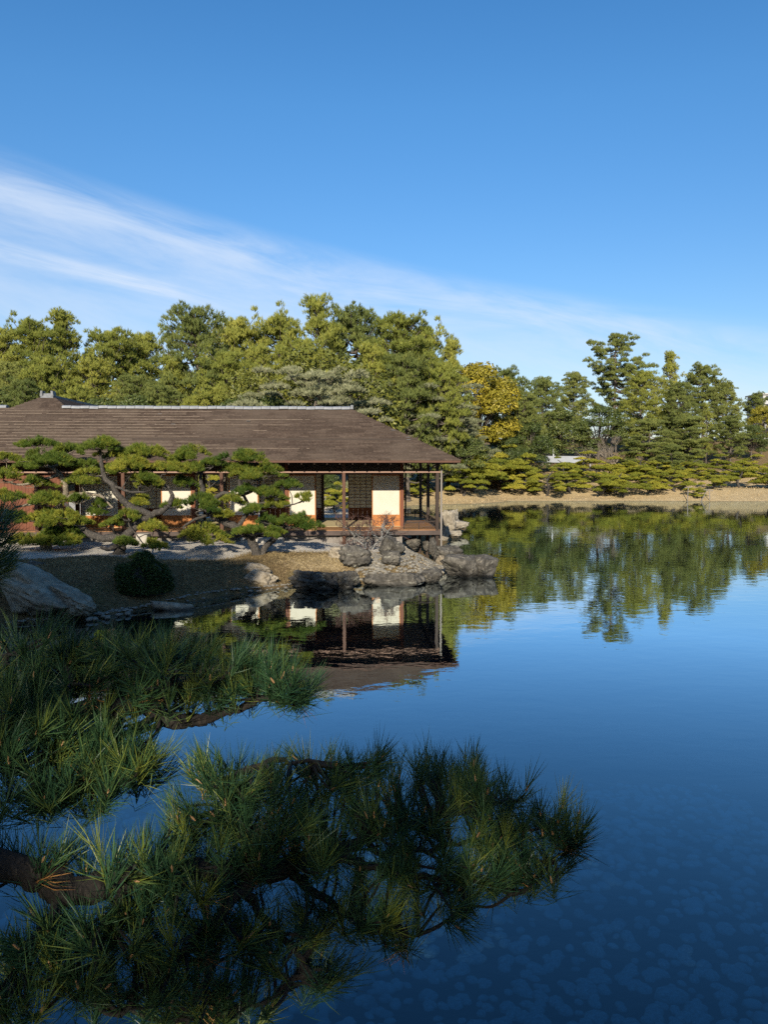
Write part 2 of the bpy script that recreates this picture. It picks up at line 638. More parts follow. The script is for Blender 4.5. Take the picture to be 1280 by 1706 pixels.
def ground_mat():
    m, nt, b = mat('ground')
    v = obj_coord(nt)
    n1 = noise_tex(nt, 1.2, 8, .7, v)
    n2 = noise_tex(nt, 9, 6, .7, v)
    n3 = noise_tex(nt, 60, 4, .7, v)
    nm = mixrgb(nt, .5, n1, n2)
    earth = ramp(nt, nm, [(.3, (.095, .064, .030)), (.5, (.210, .145, .070)), (.7, (.340, .240, .122))])
    earth = mixrgb(nt, map_range(nt, n1, .50, .62, 0, .55), earth, (.075, .082, .028))
    sandc = ramp(nt, mixrgb(nt, .4, n2, n3), [(.3, (.48, .44, .37)), (.7, (.66, .61, .53))])
    dry = ramp(nt, nm, [(.28, (.280, .200, .095)), (.5, (.450, .340, .185)), (.72, (.560, .450, .280))])
    bed = ramp(nt, nm, [(.3, (.040, .044, .036)), (.7, (.110, .110, .085))])
    s = math_node(nt, 'ADD', attr(nt, 'sand'), math_node(nt, 'MULTIPLY', math_node(nt, 'SUBTRACT', n2, .5), .7))
    d = math_node(nt, 'ADD', attr(nt, 'dry'), math_node(nt, 'MULTIPLY', math_node(nt, 'SUBTRACT', nm, .5), 1.1))
    c = mixrgb(nt, map_range(nt, d, .35, .65), earth, dry)
    c = mixrgb(nt, map_range(nt, s, .40, .60), c, sandc)
    g = N(nt, 'ShaderNodeNewGeometry')
    sx = N(nt, 'ShaderNodeSeparateXYZ')
    nt.links.new(g.outputs['Position'], sx.inputs[0])
    c = mixrgb(nt, map_range(nt, sx.outputs[2], .06, -.04), c, bed)
    nt.links.new(c, b.inputs['Base Color'])
    b.inputs['Roughness'].default_value = .95
    b.inputs['Specular IOR Level'].default_value = .1
    bump(nt, b, math_node(nt, 'ADD', n2, n3), 1.0, .06)
    return m


M['ground'] = ground_mat()


def water_mat():
    m = bpy.data.materials.new('water')
    m.use_nodes = True
    nt = m.node_tree
    nt.nodes.remove(nt.nodes['Principled BSDF'])
    v = obj_coord(nt, (1.0, 1.6, 1))
    n1 = noise_tex(nt, 2.2, 3, .5, v, .4)
    n2 = noise_tex(nt, .35, 2, .5, v)
    h = math_node(nt, 'ADD', math_node(nt, 'MULTIPLY', n1, .35), math_node(nt, 'MULTIPLY', n2, 1.0))
    b = N(nt, 'ShaderNodeBump')
    b.inputs['Strength'].default_value = .055
    b.inputs['Distance'].default_value = .10
    nt.links.new(h, b.inputs['Height'])
    gl = N(nt, 'ShaderNodeBsdfGlossy')
    gl.inputs['Color'].default_value = (.84, .95, 1, 1)
    gl.inputs['Roughness'].default_value = .015
    nt.links.new(b.outputs[0], gl.inputs['Normal'])
    tr = N(nt, 'ShaderNodeBsdfTransparent')
    tr.inputs['Color'].default_value = (.40, .66, .82, 1)
    fr = N(nt, 'ShaderNodeFresnel')
    fr.inputs['IOR'].default_value = 1.33
    ms = N(nt, 'ShaderNodeMixShader')
    nt.links.new(math_node(nt, 'MINIMUM', math_node(nt, 'MULTIPLY', fr.outputs[0], 2.85), .82), ms.inputs[0])
    nt.links.new(tr.outputs[0], ms.inputs[1])
    nt.links.new(gl.outputs[0], ms.inputs[2])
    nt.links.new(ms.outputs[0], nt.nodes['Material Output'].inputs[0])
    return m


M['water'] = water_mat()

# ------------------------------------------------------------------ terrain
SHORE = [(-900, 9), (-40, 10), (-16, 13.5), (-10.5, 16.2), (-8.4, 17.0), (-6.75, 17.9), (-5.9, 18.8), (-4.75, 20.2), (-3.45, 21.6),
         (-2.6, 22.5), (-.7, 22.6), (1.2, 23.4), (1.9, 24.4), (2.2, 26.0), (1.9, 28.4), (2.6, 33.5), (3.6, 38.0), (4.6, 42.0), (4.3, 46), (2, 48.5),
         (0, 50), (-1.0, 56), (0.5, 63), (4.5, 65.6), (9.0, 67.6), (12, 72), (24, 71.5), (36, 71), (60, 70), (95, 66), (160, 50), (900, 30),
         (900, 2500), (-900, 2500)]
BANK = [(-900, 6), (-22, 8), (-9, 4.4), (-3, 3.3), (4, 3.1), (20, 2.0), (60, -2), (900, -20), (900, -900), (-900, -900)]


def sdist(poly, X, Y):
    P = np.array(poly, float)
    best = np.full(X.shape, 1e9)
    ins = np.zeros(X.shape, bool)
    for i in range(len(P)):
        x0, y0 = P[i]
        x1, y1 = P[(i + 1) % len(P)]
        dx, dy = x1 - x0, y1 - y0
        t = np.clip(((X - x0) * dx + (Y - y0) * dy) / (dx * dx + dy * dy), 0, 1)
        best = np.minimum(best, np.hypot(X - x0 - t * dx, Y - y0 - t * dy))
        c = ((y0 > Y) != (y1 > Y)) & (X < (x1 - x0) * (Y - y0) / (y1 - y0 + 1e-12) + x0)
        ins ^= c
    return np.where(ins, best, -best)


def sst(a, b, x):
    t = np.clip((x - a) / (b - a), 0, 1)
    return t * t * (3 - 2 * t)


def wob(X, Y, s, k):
    r = np.random.default_rng(k)
    o = 0
    for i in range(5):
        a, b, p = r.uniform(-1, 1), r.uniform(-1, 1), r.uniform(0, 6.28)
        o = o + np.sin((a * X + b * Y) * s * (1 + .5 * i) + p) / (1 + .4 * i)
    return o * .4


def ground_h(X, Y):
    X = np.asarray(X, float)
    Y = np.asarray(Y, float)
    s = sdist(SHORE, X, Y) + .12 * wob(X, Y, 2.4, 1)
    far = sst(56, 63, Y)
    h1 = np.where(s > 0, .05 + .50 * sst(0, 1.6, s) + .25 * sst(1.2, 5, s), 0)
    hf = np.where(s > 0, .08 + 1.15 * sst(0, 5, s) + 1.0 * sst(5, 18, s), 0)
    h = h1 * (1 - far) + hf * far
    h = h + np.where(s > 0, 1, 0) * (5.0 * sst(72, 118, Y) * sst(4, 30, s) + 1.2 * sst(40, 60, Y) * sst(3, 12, s) * (1 - far)
                                     + 5.0 * sst(120, 320, Y))
    h = h + np.where(s > 0, sst(.2, 2.5, s), 0) * (.05 * wob(X, Y, 1.3, 2) + far * .25 * wob(X, Y, .35, 3))
    # low mossy mound round the feet of the left pines
    h = h + .28 * np.exp(-((X + 6.6) / 2.4) ** 2 - ((Y - 21.0) / 1.5) ** 2) * (s > 0)
    s2 = sdist(BANK, X, Y)
    hb = np.where(s2 > 0, 2.05 * sst(-.2, 3.2, s2) + .03 * wob(X, Y, 1.5, 4), 0)
    h = h + hb
    w = np.minimum(-s, -s2)
    bed = -(.10 + .26 * np.clip(w, 0, 3.6) + .06 * np.clip(w - 3.6, 0, 8))
    return np.where((s <= 0) & (s2 <= 0), bed, h)


def gz(x, y):
    return float(ground_h(np.array([x]), np.array([y]))[0])


def axis(dense, lo, hi, grow=1.16):
    a = list(dense)
    st = a[1] - a[0]
    L = []
    x = a[0]
    k = st
    while x > lo:
        k *= grow
        x -= k
        L.append(x)
    H = []
    x = a[-1]
    k = a[-1] - a[-2]
    while x < hi:
        k *= grow
        x += k
        H.append(x)
    return np.array(L[::-1] + a + H)


gx = axis(np.arange(-16, 10, .16), -850, 850)
gy = axis(np.concatenate([np.arange(-4, 30, .16), np.arange(30, 110, .7)]), -850, 2400)
GX, GY = np.meshgrid(gx, gy)
GZ = ground_h(GX, GY)
nx, ny = len(gx), len(gy)
ii = np.arange(nx * ny).reshape(ny, nx)
Fg = np.stack([ii[:-1, :-1], ii[:-1, 1:], ii[1:, 1:], ii[1:, :-1]], -1).reshape(-1, 4)
SAND = [(-30, 22.4), (-11.0, 22.4), (-8.6, 22.9), (-7.2, 22.7), (-5.0, 23.6), (-4.2, 25.0), (-3.0, 25.4), (-.8, 25.7), (.7, 26.6), (1.2, 29), (1.0, 36), (-1, 48), (-30, 50)]
s_sand = sdist(SAND, GX, GY)
sandv = sst(-.35, .35, s_sand)
s_sh = sdist(SHORE, GX, GY)
dryv = np.clip(sst(57, 63, GY) * (1 - sst(9, 22, s_sh)) + .85 * np.exp(-((GX + 1.9) / 1.6) ** 2 - ((GY - 24.2) / 1.2) ** 2) + .25 * np.exp(-((GX + 4.6) / 1.2) ** 2 - ((GY - 23.6) / .9) ** 2), 0, 1)
me = np_mesh('garden_ground', np.stack([GX, GY, GZ], -1).reshape(-1, 3), Fg, M['ground'], {'sand': sandv.ravel(), 'dry': dryv.ravel()}, smooth=True)
ground = tag(link_mesh('garden_ground', me), 'garden ground of brown moss, raked sand and dry grassy banks round the pond', kind='structure')

wb = MB()
wb.add([(-850, -20, 0), (850, -20, 0), (850, 110, 0), (-850, 110, 0)], [(0, 1, 2, 3)])
water = tag(wb.build('pond_water', M['water']), 'still blue pond water mirroring sky, trees and teahouse', kind='structure')

# ------------------------------------------------------------------ teahouse
YAW = R(3.0)
BX, BY = at(729, 882, 28.0).x, 28.0
cy_, sy_ = math.cos(YAW), math.sin(YAW)
FLOOR = at(729, 882, 28.0).z


def LX(px, ly):
    """local x on the line local y = ly that stands at photo column px"""
    u = (px - 640) / FPX
    return (u * (BY + ly * cy_) - BX + ly * sy_) / (cy_ - u * sy_)


def LZ(px, py, ly):
    lx = LX(px, ly)
    d = BY + lx * sy_ + ly * cy_
    return CZ + ray(px, py)[1] * d


house = thing('teahouse', 'long low wooden teahouse with brown shingled hip roof and open shoji', 'teahouse', (BX, BY, 0), YAW)
LEFT = -24.0
DEPTH = 6.2
SH = 1.45                         # veranda depth; shoji line
G0 = .82                          # ground at the house
ZR = 3.29                         # lintel rail

# --- roof
EY, EZ, EXR = -.76, 3.71, .74
RY, RZ = 3.1, 5.76
SL = (RZ - EZ) / (RY - EY)


def roof_courses(face):
    """stepped shingle courses on one slope; every shingle has its own lip"""
    V, F, T = [], [], []
    NC = 36
    run = RY - EY
    for i in range(NC):
        a, b = i / NC, (i + 1) / NC + .006
        lipbase = .022 + (.060 if i == 13 else 0) + (.012 if i % 2 == 0 else 0)
        ta, tb = a * run, min(b * run, run)
        if face in ('front', 'back'):
            x0, x1 = LEFT, EXR - ta
        else:
            x0, x1 = EY + ta, 2 * RY - EY - ta
        x = x0
        while x < x1 - .02:
            w = rng.uniform(.28, .7)
            xe = min(x + w, x1)
            if x1 - xe < .12:
                xe = x1
            lip = lipbase + rng.uniform(-.006, .007)
            t = rng.uniform()
            za, zb = EZ + ta * SL, EZ + tb * SL
            cut = (tb - ta)
            if face in ('front', 'back'):
                xs, xE = x, xe
                xs2 = xs
                xE2 = min(xe, EXR - tb)
                sg = 1
                mk = (lambda X, T_, Z: (X, EY + T_, Z)) if face == 'front' else (lambda X, T_, Z: (X, 2 * RY - EY - T_, Z))
            else:
                xs, xE = x, xe
                xs2 = max(x, EY + tb)
                xE2 = min(xe, 2 * RY - EY - tb)
                mk = lambda X, T_, Z: (EXR - T_, X, Z)
            if xE2 < xs2:
                xE2 = xs2 = (xE2 + xs2) / 2
            p = [mk(xs, ta, za - .012), mk(xE, ta, za - .012), mk(xs, ta - .004, za + lip), mk(xE, ta - .004, za + lip), mk(xs2, tb, zb + .004), mk(xE2, tb, zb + .004)]
            bidx = len(V)
            V += p
            q = [(0, 1, 3, 2), (2, 3, 5, 4)] if face != 'back' else [(1, 0, 2, 3), (3, 2, 4, 5)]
            F += [tuple(bidx + k for k in f) for f in q]
            T += [t] * 6
            x = xe
    return np.array(V), np.array(F), np.array(T)


roof_parts = []
V, F, T = [], [], []
nv = 0
for face in ('front', 'right', 'back'):
    v, f, t = roof_courses(face)
    V.append(v)
    F.append(f + nv)
    T.append(t)
    nv += len(v)
roof = link_mesh('roof', np_mesh('roof', np.vstack(V), np.vstack(F), M['shingle'], {'tint': np.concatenate(T)}), house)
tag(roof, 'brown weathered shingle roof in thin stepped courses')

# raised cross ridge at the left: the same slope carried on up to a little peak
cx = (LX(22, RY) + LX(115, RY)) / 2
hw0 = (LX(115, RY) - LX(22, RY)) / 2
hw1 = .28
zt = 6.24
V, F, T = [], [], []
nC = 7
topy = RY + (zt - RZ) / SL
for i in range(nC):
    a, b = i / nC, (i + 1) / nC
    for side in (0,):
        ya, yb = RY + (topy - RY) * a, RY + (topy - RY) * b
        za, zb = RZ + (zt - RZ) * a, RZ + (zt - RZ) * b
        wa, wb_ = hw0 + (hw1 - hw0) * a, hw0 + (hw1 - hw0) * b
        n = 6
        for k in range(n):
            xa0, xa1 = cx - wa + 2 * wa * k / n, cx - wa + 2 * wa * (k + 1) / n
            xb0, xb1 = cx - wb_ + 2 * wb_ * k / n, cx - wb_ + 2 * wb_ * (k + 1) / n
            lip = .03 + rng.uniform(-.006, .006)
            bi = len(V)
            V += [(xa0, ya, za - .03), (xa1, ya, za - .03), (xa0, ya - .004, za + lip), (xa1, ya - .004, za + lip), (xb0, yb, zb), (xb1, yb, zb)]
            F += [(bi, bi + 1, bi + 3, bi + 2), (bi + 2, bi + 3, bi + 5, bi + 4)]
            T += [rng.uniform()] * 6
bi = len(V)
V += [(cx - hw0, RY, RZ - .03), (cx - hw1, topy, zt), (cx - hw1, 12, zt), (cx - hw0 - .25, 12, RZ - .9), (cx - hw0 - .25, RY + .9, RZ - .9)]
T += [.5] * 5
V += [(cx + hw0, RY, RZ - .03), (cx + hw1, topy, zt), (cx + hw1, 12, zt), (cx + hw0 + .25, 12, RZ - .9), (cx + hw0 + .25, RY + .9, RZ - .9)]
T += [.5] * 5
F += [(bi + 0, bi + 1, bi + 2, bi + 3), (bi + 0, bi + 3, bi + 4, bi + 4), (bi + 5, bi + 8, bi + 7, bi + 6), (bi + 5, bi + 9, bi + 8, bi + 8)]
F = [f if len(set(f)) == 4 else (f[0], f[1], f[2], f[0]) for f in F]
F = np.array([f for f in F if len(set(f)) == 4])
gab = link_mesh('roof_peak', np_mesh('roof_peak', np.array(V), F, M['shingle'], {'tint': np.array(T)}), house)
fm = MB()
fm.box(cx - .25, cx + .25, topy - .10, topy + .25, zt - .02, zt + .07)
fm.box(cx - .18, cx + .18, topy - .04, topy + .4, zt + .07, zt + .16)
for s in (-1, 1):
    fm.add([(cx + s * .17, topy - .12, zt + .05), (cx + s * .27, topy - .12, zt + .05), (cx + s * .24, topy - .12, zt + .26), (cx + s * .16, topy - .12, zt + .26),
            (cx + s * .17, topy + .2, zt + .05), (cx + s * .27, topy + .2, zt + .05), (cx + s * .24, topy + .2, zt + .26), (cx + s * .16, topy + .2, zt + .26)],
           [(0, 1, 2, 3), (5, 4, 7, 6), (1, 5, 6, 2), (4, 0, 3, 7), (3, 2, 6, 7)])
fm.build('ridge_end_tile', M['tile'], gab)
# the tube-like ridge behind the finial
rbm = MB()
rbm.box(cx - .14, cx + .14, topy + .4, 11.9, zt - .02, zt + .12)
rbm.build('ridge_beam', M['tile'], gab)

# ridge tiles, one piece each
RE = EXR - (RY - EY)
tile_mesh = None
x = RE - .02


def ridge_tile_mesh(L):
    prof = [(-.15, -.05), (-.15, .020), (-.09, .060), (0, .075), (.09, .060), (.15, .020), (.15, -.05)]
    b = MB()
    vs = [(0, y, z) for y, z in prof] + [(L, y, z) for y, z in prof]
    n = len(prof)
    fs = [(i, i + 1, n + i + 1, n + i) for i in range(n - 1)] + [tuple(range(n))[::-1], tuple(range(n, 2 * n))]
    b.add(vs, fs)
    return b


tiles = [ridge_tile_mesh(L).build('ridge_tile', M['tile'], roof) for L in (.34,)]
tile_me = tiles[0].data
first = True
k = 0
while x > LEFT:
    x -= .352
    if cx - hw0 - .1 < x + .17 < cx + hw0 - .05:
        continue
    o = tiles[0] if first else link_mesh('ridge_tile', tile_me, roof)
    first = False
    o.location = (x, RY + random.uniform(-.012, .012), RZ + .03 + random.uniform(-.010, .012))
    o.rotation_euler = (random.uniform(-.05, .05), random.uniform(-.03, .03), random.uniform(-.02, .02))
    k += 1
b = MB()
b.box(RE - .02, RE + .10, RY - .13, RY + .13, RZ - .02, RZ + .15)
b.build('ridge_end_tile', M['tile'], roof, bevel=.02)

# pale batten lines lying along the courses of the left half
bt = MB()
for i in range(3, 36, 2):
    t = i / 36 * (RY - EY)
    z = EZ + t * SL + .030
    x = LEFT
    lim = -7.5 + rng.uniform(-2.5, 3.0)
    while x < lim:
        L = rng.uniform(1.2, 4.0)
        if rng.uniform() < .9:
            e = min(x + L, lim)
            bt.bar((x, EY + t - .012, z + rng.uniform(-.003, .003)), (e, EY + t - .012, z + rng.uniform(-.003, .003)), .018, .016)
        x += L + rng.uniform(.02, .3)
bt.build('batten_rows', M['batten'], roof)
t13 = 13 / 36 * (RY - EY)  # added dark strip that draws the dark line along the roof step
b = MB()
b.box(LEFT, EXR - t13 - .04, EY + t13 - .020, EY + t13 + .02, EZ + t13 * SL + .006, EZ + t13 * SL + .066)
b.build('dark_step_strip', M['wood_dark'], roof)
# loose pale chips on the shingles
for px, py in ((655, 717), (680, 729), (681, 733), (290, 707), (268, 690), (415, 702)):
    for _ in range(40):
        pass
    t = .5
    for tt in np.linspace(0, 1, 200):
        ly = EY + tt * (RY - EY)
        z = EZ + tt * (RY - EY) * SL + .03
        if LZ(px, py, ly) <= z:
            break
    c = MB()
    c.bar((LX(px, ly) - .07, ly, z + .012), (LX(px, ly) + .07, ly + random.uniform(-.05, .05), z + .012), .05, .012)
    c.build('roof_chip', M['tile'], roof)

# eave edge, fascia, soffit and rafters
e = MB()
e.box(LEFT, EXR - .015, EY + .0, EY + .05, EZ - .085, EZ - .014)
e.box(EXR - .065, EXR - .015, EY + .05, 2 * RY - EY - .05, EZ - .085, EZ - .014)
e.box(LEFT, EXR - .015, 2 * RY - EY - .05, 2 * RY - EY, EZ - .085, EZ - .014)
e.build('fascia_board', M['wood_post'], house)
sf = MB()
z1 = EZ - .09
A = [(LEFT, EY + .02, z1), (EXR - .03, EY + .02, z1), (-.1, -.05, z1 + .34), (LEFT, -.05, z1 + .34)]
sf.add(A, [(0, 1, 2, 3)])
sf.add([(EXR - .03, EY + .02, z1), (EXR - .03, 2 * RY - EY - .02, z1), (-.1, DEPTH + .05, z1 + .34), (-.1, -.05, z1 + .34)], [(0, 1, 2, 3)])
sf.add([(LEFT, 2 * RY - EY - .02, z1), (EXR - .03, 2 * RY - EY - .02, z1), (-.1, DEPTH + .05, z1 + .34), (LEFT, DEPTH + .05, z1 + .34)], [(0, 3, 2, 1)])
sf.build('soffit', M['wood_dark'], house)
rf = MB()
rf.bar((0, EY + .06, z1 - .035), (0, -.02, z1 + .27), .05, .06)
r0_ = rf.build('rafter', M['wood_dark'], house)
x = LEFT + .2
r0_.location.x = x
x += .45
while x < EXR - .2:
    link_mesh('rafter', r0_.data, house).location.x = x
    x += .45
rf = MB()
rf.bar((EXR - .09, 0, z1 - .035), (-.02, 0, z1 + .27), .05, .06)
r1_ = rf.build('rafter', M['wood_dark'], house)
y = EY + .3
r1_.location.y = y
y += .45
while y < 2 * RY - EY - .2:
    link_mesh('rafter', r1_.data, house).location.y = y
    y += .45
ce = MB()
ce.box(LEFT, -.05, -.04, DEPTH + .04, 3.60, 3.64)
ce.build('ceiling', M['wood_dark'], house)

# --- posts and rails
def post(lx, ly, z0=G0 - .5, z1=3.62, w=.12, m='wood_post'):
    p = MB()
    p.box(lx - w / 2, lx + w / 2, ly - w / 2, ly + w / 2, z0, z1)
    return p.build('post', M[m], house, bevel=.008)


for px in (729, 573, 369, 205, 60):
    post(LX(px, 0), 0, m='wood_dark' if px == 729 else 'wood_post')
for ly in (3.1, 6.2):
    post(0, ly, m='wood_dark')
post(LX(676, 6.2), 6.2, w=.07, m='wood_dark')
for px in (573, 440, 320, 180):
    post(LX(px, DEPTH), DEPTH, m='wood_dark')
for px in (670, 477.5, 322, 200, 128):
    w = .13
    post(LX(px, SH), SH, FLOOR, 3.6, w, 'wood_red')
for px in (622, 538, 477, 340):
    post(LX(px, DEPTH - SH), DEPTH - SH, FLOOR, 3.6, .11, 'wood_dark')
# slim weathered pole just outside the corner, standing among the stones
p = MB()
p.box(.09, .15, -.20, -.14, .35, 3.50)
p.build('corner_pole', M['wood_grey'], house)

rl = MB()
rl.box(LEFT, .14, -.075, .055, ZR - .035, ZR + .030)
rl.build('lintel_rail', M['wood_rail'], house, bevel=.006)
rl = MB()
rl.box(-.05, .05, .06, DEPTH + .2, ZR - .035, ZR + .035)
rl.box(LEFT, -.06, DEPTH - .05, DEPTH + .05, ZR - .035, ZR + .035)
rl.build('side_rail', M['wood_dark'], house)
# wall strip over the shoji and its head track
for ly in (SH, DEPTH - SH):
    w = MB()
    w.box(LEFT, LX(672, SH), ly - .03, ly + .03, 3.22, 3.60)
    w.build('transom_wall', M['wood_dark'], house)
    w = MB()
    w.box(LEFT, LX(672, SH), ly - .055, ly + .055, 3.17, 3.22)
    w.build('head_track', M['wood_post'], house)

# --- floors
xs0 = LEFT
fl = MB()
nb = 9
for i in range(nb):                       # veranda boards run along the front, one child each
    y0 = -.06 + i * (SH - .02) / nb
    b = MB()
    b.box(LEFT, .07, y0 + .003, y0 + (SH - .02) / nb - .003, FLOOR - .045, FLOOR + (.002 if i % 2 else 0))
    b.build('floor_board', M['wood_floor'], house)
b = MB()
b.box(LEFT, LX(672, SH) + .02, SH - .06, DEPTH - SH + .06, FLOOR - .05, FLOOR + .012)
b.build('room_floor', plain('tatami', (.44, .36, .20), .85, .08, 3), house)
b = MB()
b.box(LEFT, .07, DEPTH - SH + .065, DEPTH + .06, FLOOR - .05, FLOOR)
b.box(LX(672, SH) + .025, .07, SH, DEPTH - SH + .06, FLOOR - .05, FLOOR)
b.build('rear_veranda', M['wood_floor'], house)
b = MB()
b.box(LEFT, .10, -.14, -.065, FLOOR - .19, FLOOR - .03)
b.build('veranda_edge_beam', M['wood_rail_dark'], house, bevel=.006)
b = MB()
b.box(.075, .145, -.10, DEPTH + .1, FLOOR - .19, FLOOR - .03)
b.build('veranda_edge_beam', M['wood_rail_dark'], house)

# --- skirting under the veranda: grey upright boards in framed bays, one with a diamond vent
xr = LX(668, 0)
bays = [xr, LX(569, .05), LX(487, .05), LX(400, .05), LX(330, .05), LX(240, .05), LX(150, .05), LX(62, .05)]
for i in range(len(bays) - 1):
    x1, x0 = bays[i], bays[i + 1]
    b = MB()
    n = max(3, int((x1 - x0) / .16))
    for k in range(n):
        a = x0 + (x1 - x0) * k / n
        b.box(a + .006, a + (x1 - x0) / n - .006, .06 + random.uniform(-.004, .004), .085, G0 - .2, FLOOR - .19)
    sk = b.build('skirting_boards', M['wood_grey'], house)
    b = MB()
    b.box(x1 - .055, x1 + .055, .01, .10, G0 - .2, FLOOR - .19)
    b.build('skirting_post', M['wood_grey'], house)
    if i in (1, 3, 5):
        cxv = (x0 + x1) / 2
        if i == 1:
            cxv = LX(550, .05)
        zc = LZ(550, 891, .05)
        b = MB()
        b.add([(cxv - .14, .05, zc), (cxv, .05, zc - .05), (cxv + .14, .05, zc), (cxv, .05, zc + .05)], [(0, 1, 2, 3)])
        b.build('diamond_vent', M['glass_dark'], sk)
b = MB()
b.box(bays[-1] + .06, xr, .015, .06, G0 - .25, G0 + .03)
b.build('base_sill', M['wood_grey'], house)
# pale slatted vents far left
b = MB()
x = LX(-60, 0)
while x < LX(57, 0):
    b.box(x, x + .055, -.02, .02, G0 - .1, FLOOR - .19)
    x += .085
b.build('slatted_vent', plain('vent_slats', (.55, .52, .47), .8, .1), house)
# dark piers under the open porch corner
for px in (700, 712, 692, 722):
    ly = {700: .9, 712: .5, 692: 2.0, 722: .1}[px]
    b = MB()
    b.box(LX(px, ly) - .045, LX(px, ly) + .045, ly - .045, ly + .045, .1, FLOOR - .05)
    b.build('porch_pier', M['wood_dark'], house)


# --- shoji
def shoji(x0, x1, ly, inside=False, rows=9, cols=4, split=.46, tagtext=None):
    """sliding door: wooden frame (the part), paper, lattice and boarded foot (sub-parts)"""
    z0, z1 = FLOOR + .012, 3.17
    zb = FLOOR + .43 if not inside else FLOOR + .50
    w = .032
    f = MB()
    f.box(x0, x0 + w, ly - .018, ly + .018, z0, z1)
    f.box(x1 - w, x1, ly - .018, ly + .018, z0, z1)
    f.box(x0 + w, x1 - w, ly - .017, ly + .017, z1 - .045, z1)
    f.box(x0 + w, x1 - w, ly - .017, ly + .017, z0, z0 + .06)
    f.box(x0 + w, x1 - w, ly - .017, ly + .017, zb - .02, zb + .02)
    fr = f.build('shoji_panel', M['wood_orange'] if not inside else M['wood_red'], house)
    sgn = 1 if not inside else -1                 # lattice on the room side
    p = MB()
    yp = ly - sgn * .006
    p.add([(x0 + w, yp, zb + .02), (x1 - w, yp, zb + .02), (x1 - w, yp, z1 - .045), (x0 + w, yp, z1 - .045)], [(0, 1, 2, 3)])
    p.build('paper', M['paper'], fr)
    l = MB()
    yl0, yl1 = (ly - .004, ly + .012) if not inside else (ly - .012, ly + .004)
    for i in range(1, cols):
        x = x0 + w + (x1 - x0 - 2 * w) * i / cols
        l.box(x - .007, x + .007, yl0, yl1, zb + .02, z1 - .045)
    for i in range(1, rows):
        z = zb + .02 + (z1 - .065 - zb) * i / rows
        l.box(x0 + w, x1 - w, yl0 + .001, yl1 - .001, z - .007, z + .007)
    l.build('lattice', M['wood_red'] if inside else M['wood_post'], fr)
    bd = MB()
    n = 5
    for i in range(n):
        a = x0 + w + (x1 - x0 - 2 * w) * i / n
        e_ = x0 + w + (x1 - x0 - 2 * w) * (i + 1) / n
        o = random.uniform(-.002, .002)
        bd.box(a + .002, e_ - .002, ly - .008 + o, ly + .008 + o, z0 + .06, zb - .02)
    bd.build('foot_board', M['wood_orange'] if not inside else M['wood_red'], fr)
    return fr


for a, b_ in ((480.5, 526), (620, 667), (381, 430), (268, 319), (133, 197)):
    shoji(LX(a, SH), LX(b_, SH), SH)
RB = DEPTH - SH
for a, b_ in ((498, 537), (580, 621), (432, 476), (376, 420), (288, 330), (232, 287), (180, 231)):
    shoji(LX(a, RB), LX(b_, RB), RB, inside=True, rows=10)
# the side towards the pond, edge-on from the front
def side_shoji(y0, y1, lx):
    z0, z1 = FLOOR + .012, 3.17
    f = MB()
    for y in (y0, y1 - .032):
        f.box(lx - .018, lx + .018, y, y + .032, z0, z1)
    f.box(lx - .017, lx + .017, y0 + .032, y1 - .032, z1 - .045, z1)
    f.box(lx - .017, lx + .017, y0 + .032, y1 - .032, z0, z0 + .43)
    fr = f.build('shoji_panel', M['wood_orange'], house)
    p = MB()
    p.add([(lx, y0 + .032, z0 + .43), (lx, y1 - .032, z0 + .43), (lx, y1 - .032, z1 - .045), (lx, y0 + .032, z1 - .045)], [(0, 1, 2, 3)])
    p.build('paper', M['paper'], fr)
    l = MB()
    for i in range(1, 9):
        z = z0 + .43 + (z1 - z0 - .475) * i / 9
        l.box(lx - .012, lx - .002, y0 + .032, y1 - .032, z - .007, z + .007)
    l.build('lattice', M['wood_post'], fr)


sx_ = LX(670, SH)
side_shoji(SH + .08, SH + 1.1, sx_)
side_shoji(SH + 1.1, SH + 2.1, sx_ - .04)

# --- red-brown shutter wall at the far left, one board each
x = LX(-40, .1)
i = 0
while x < LX(108, .1):
    b = MB()
    o = random.uniform(-.004, .004)
    b.box(x + .003, x + .117, .13 + o, .155 + o, FLOOR + .03, ZR - .045)
    b.build('shutter_board', M['wood_red'], house)
    x += .12
b = MB()
b.box(LX(-40, .1), LX(108, .1) + .05, .115, .165, FLOOR + .0, FLOOR + .028)
b.box(LX(108, .1) + .02, LX(108, .1) + .09, .10, .17, FLOOR + .03, ZR - .045)
b.build('shutter_frame', M['wood_post'], house)

# --- low railing round the porch
rb = MB()
x0, x1 = LX(672, .1), -.07
zf = FLOOR
rb.bar((x0, .10, zf + .22), (x1 + .02, .10, zf + .30), .045, .035)
rb.bar((x0, .10, zf + .08), (x1, .10, zf + .10), .03, .025)
for px in (673, 698.5):
    rb.box(LX(px, .1) - .018, LX(px, .1) + .018, .085, .115, zf, zf + .24)
rb.build('railing', M['wood_dark'], house)
rb = MB()
rb.bar((.0, .1, zf + .30), (.0, DEPTH, zf + .32), .04, .04)
rb.bar((.0, .1, zf + .14), (.0, DEPTH, zf + .14), .03, .03)
y = .6
while y < DEPTH:
    rb.box(-.015, .015, y - .015, y + .015, zf, zf + .30)
    y += .62
rb.build('railing', M['wood_dark'], house)
rb = MB()
xl = LX(640, DEPTH)
rb.bar((xl, DEPTH, zf + .34), (0, DEPTH, zf + .34), .04, .04)
rb.bar((xl, DEPTH, zf + .16), (0, DEPTH, zf + .16), .03, .03)
for px in (650, 663, 680, 692):
    rb.box(LX(px, DEPTH) - .015, LX(px, DEPTH) + .015, DEPTH - .015, DEPTH + .015, zf, zf + .34)
rb.build('railing', M['wood_dark'], house)

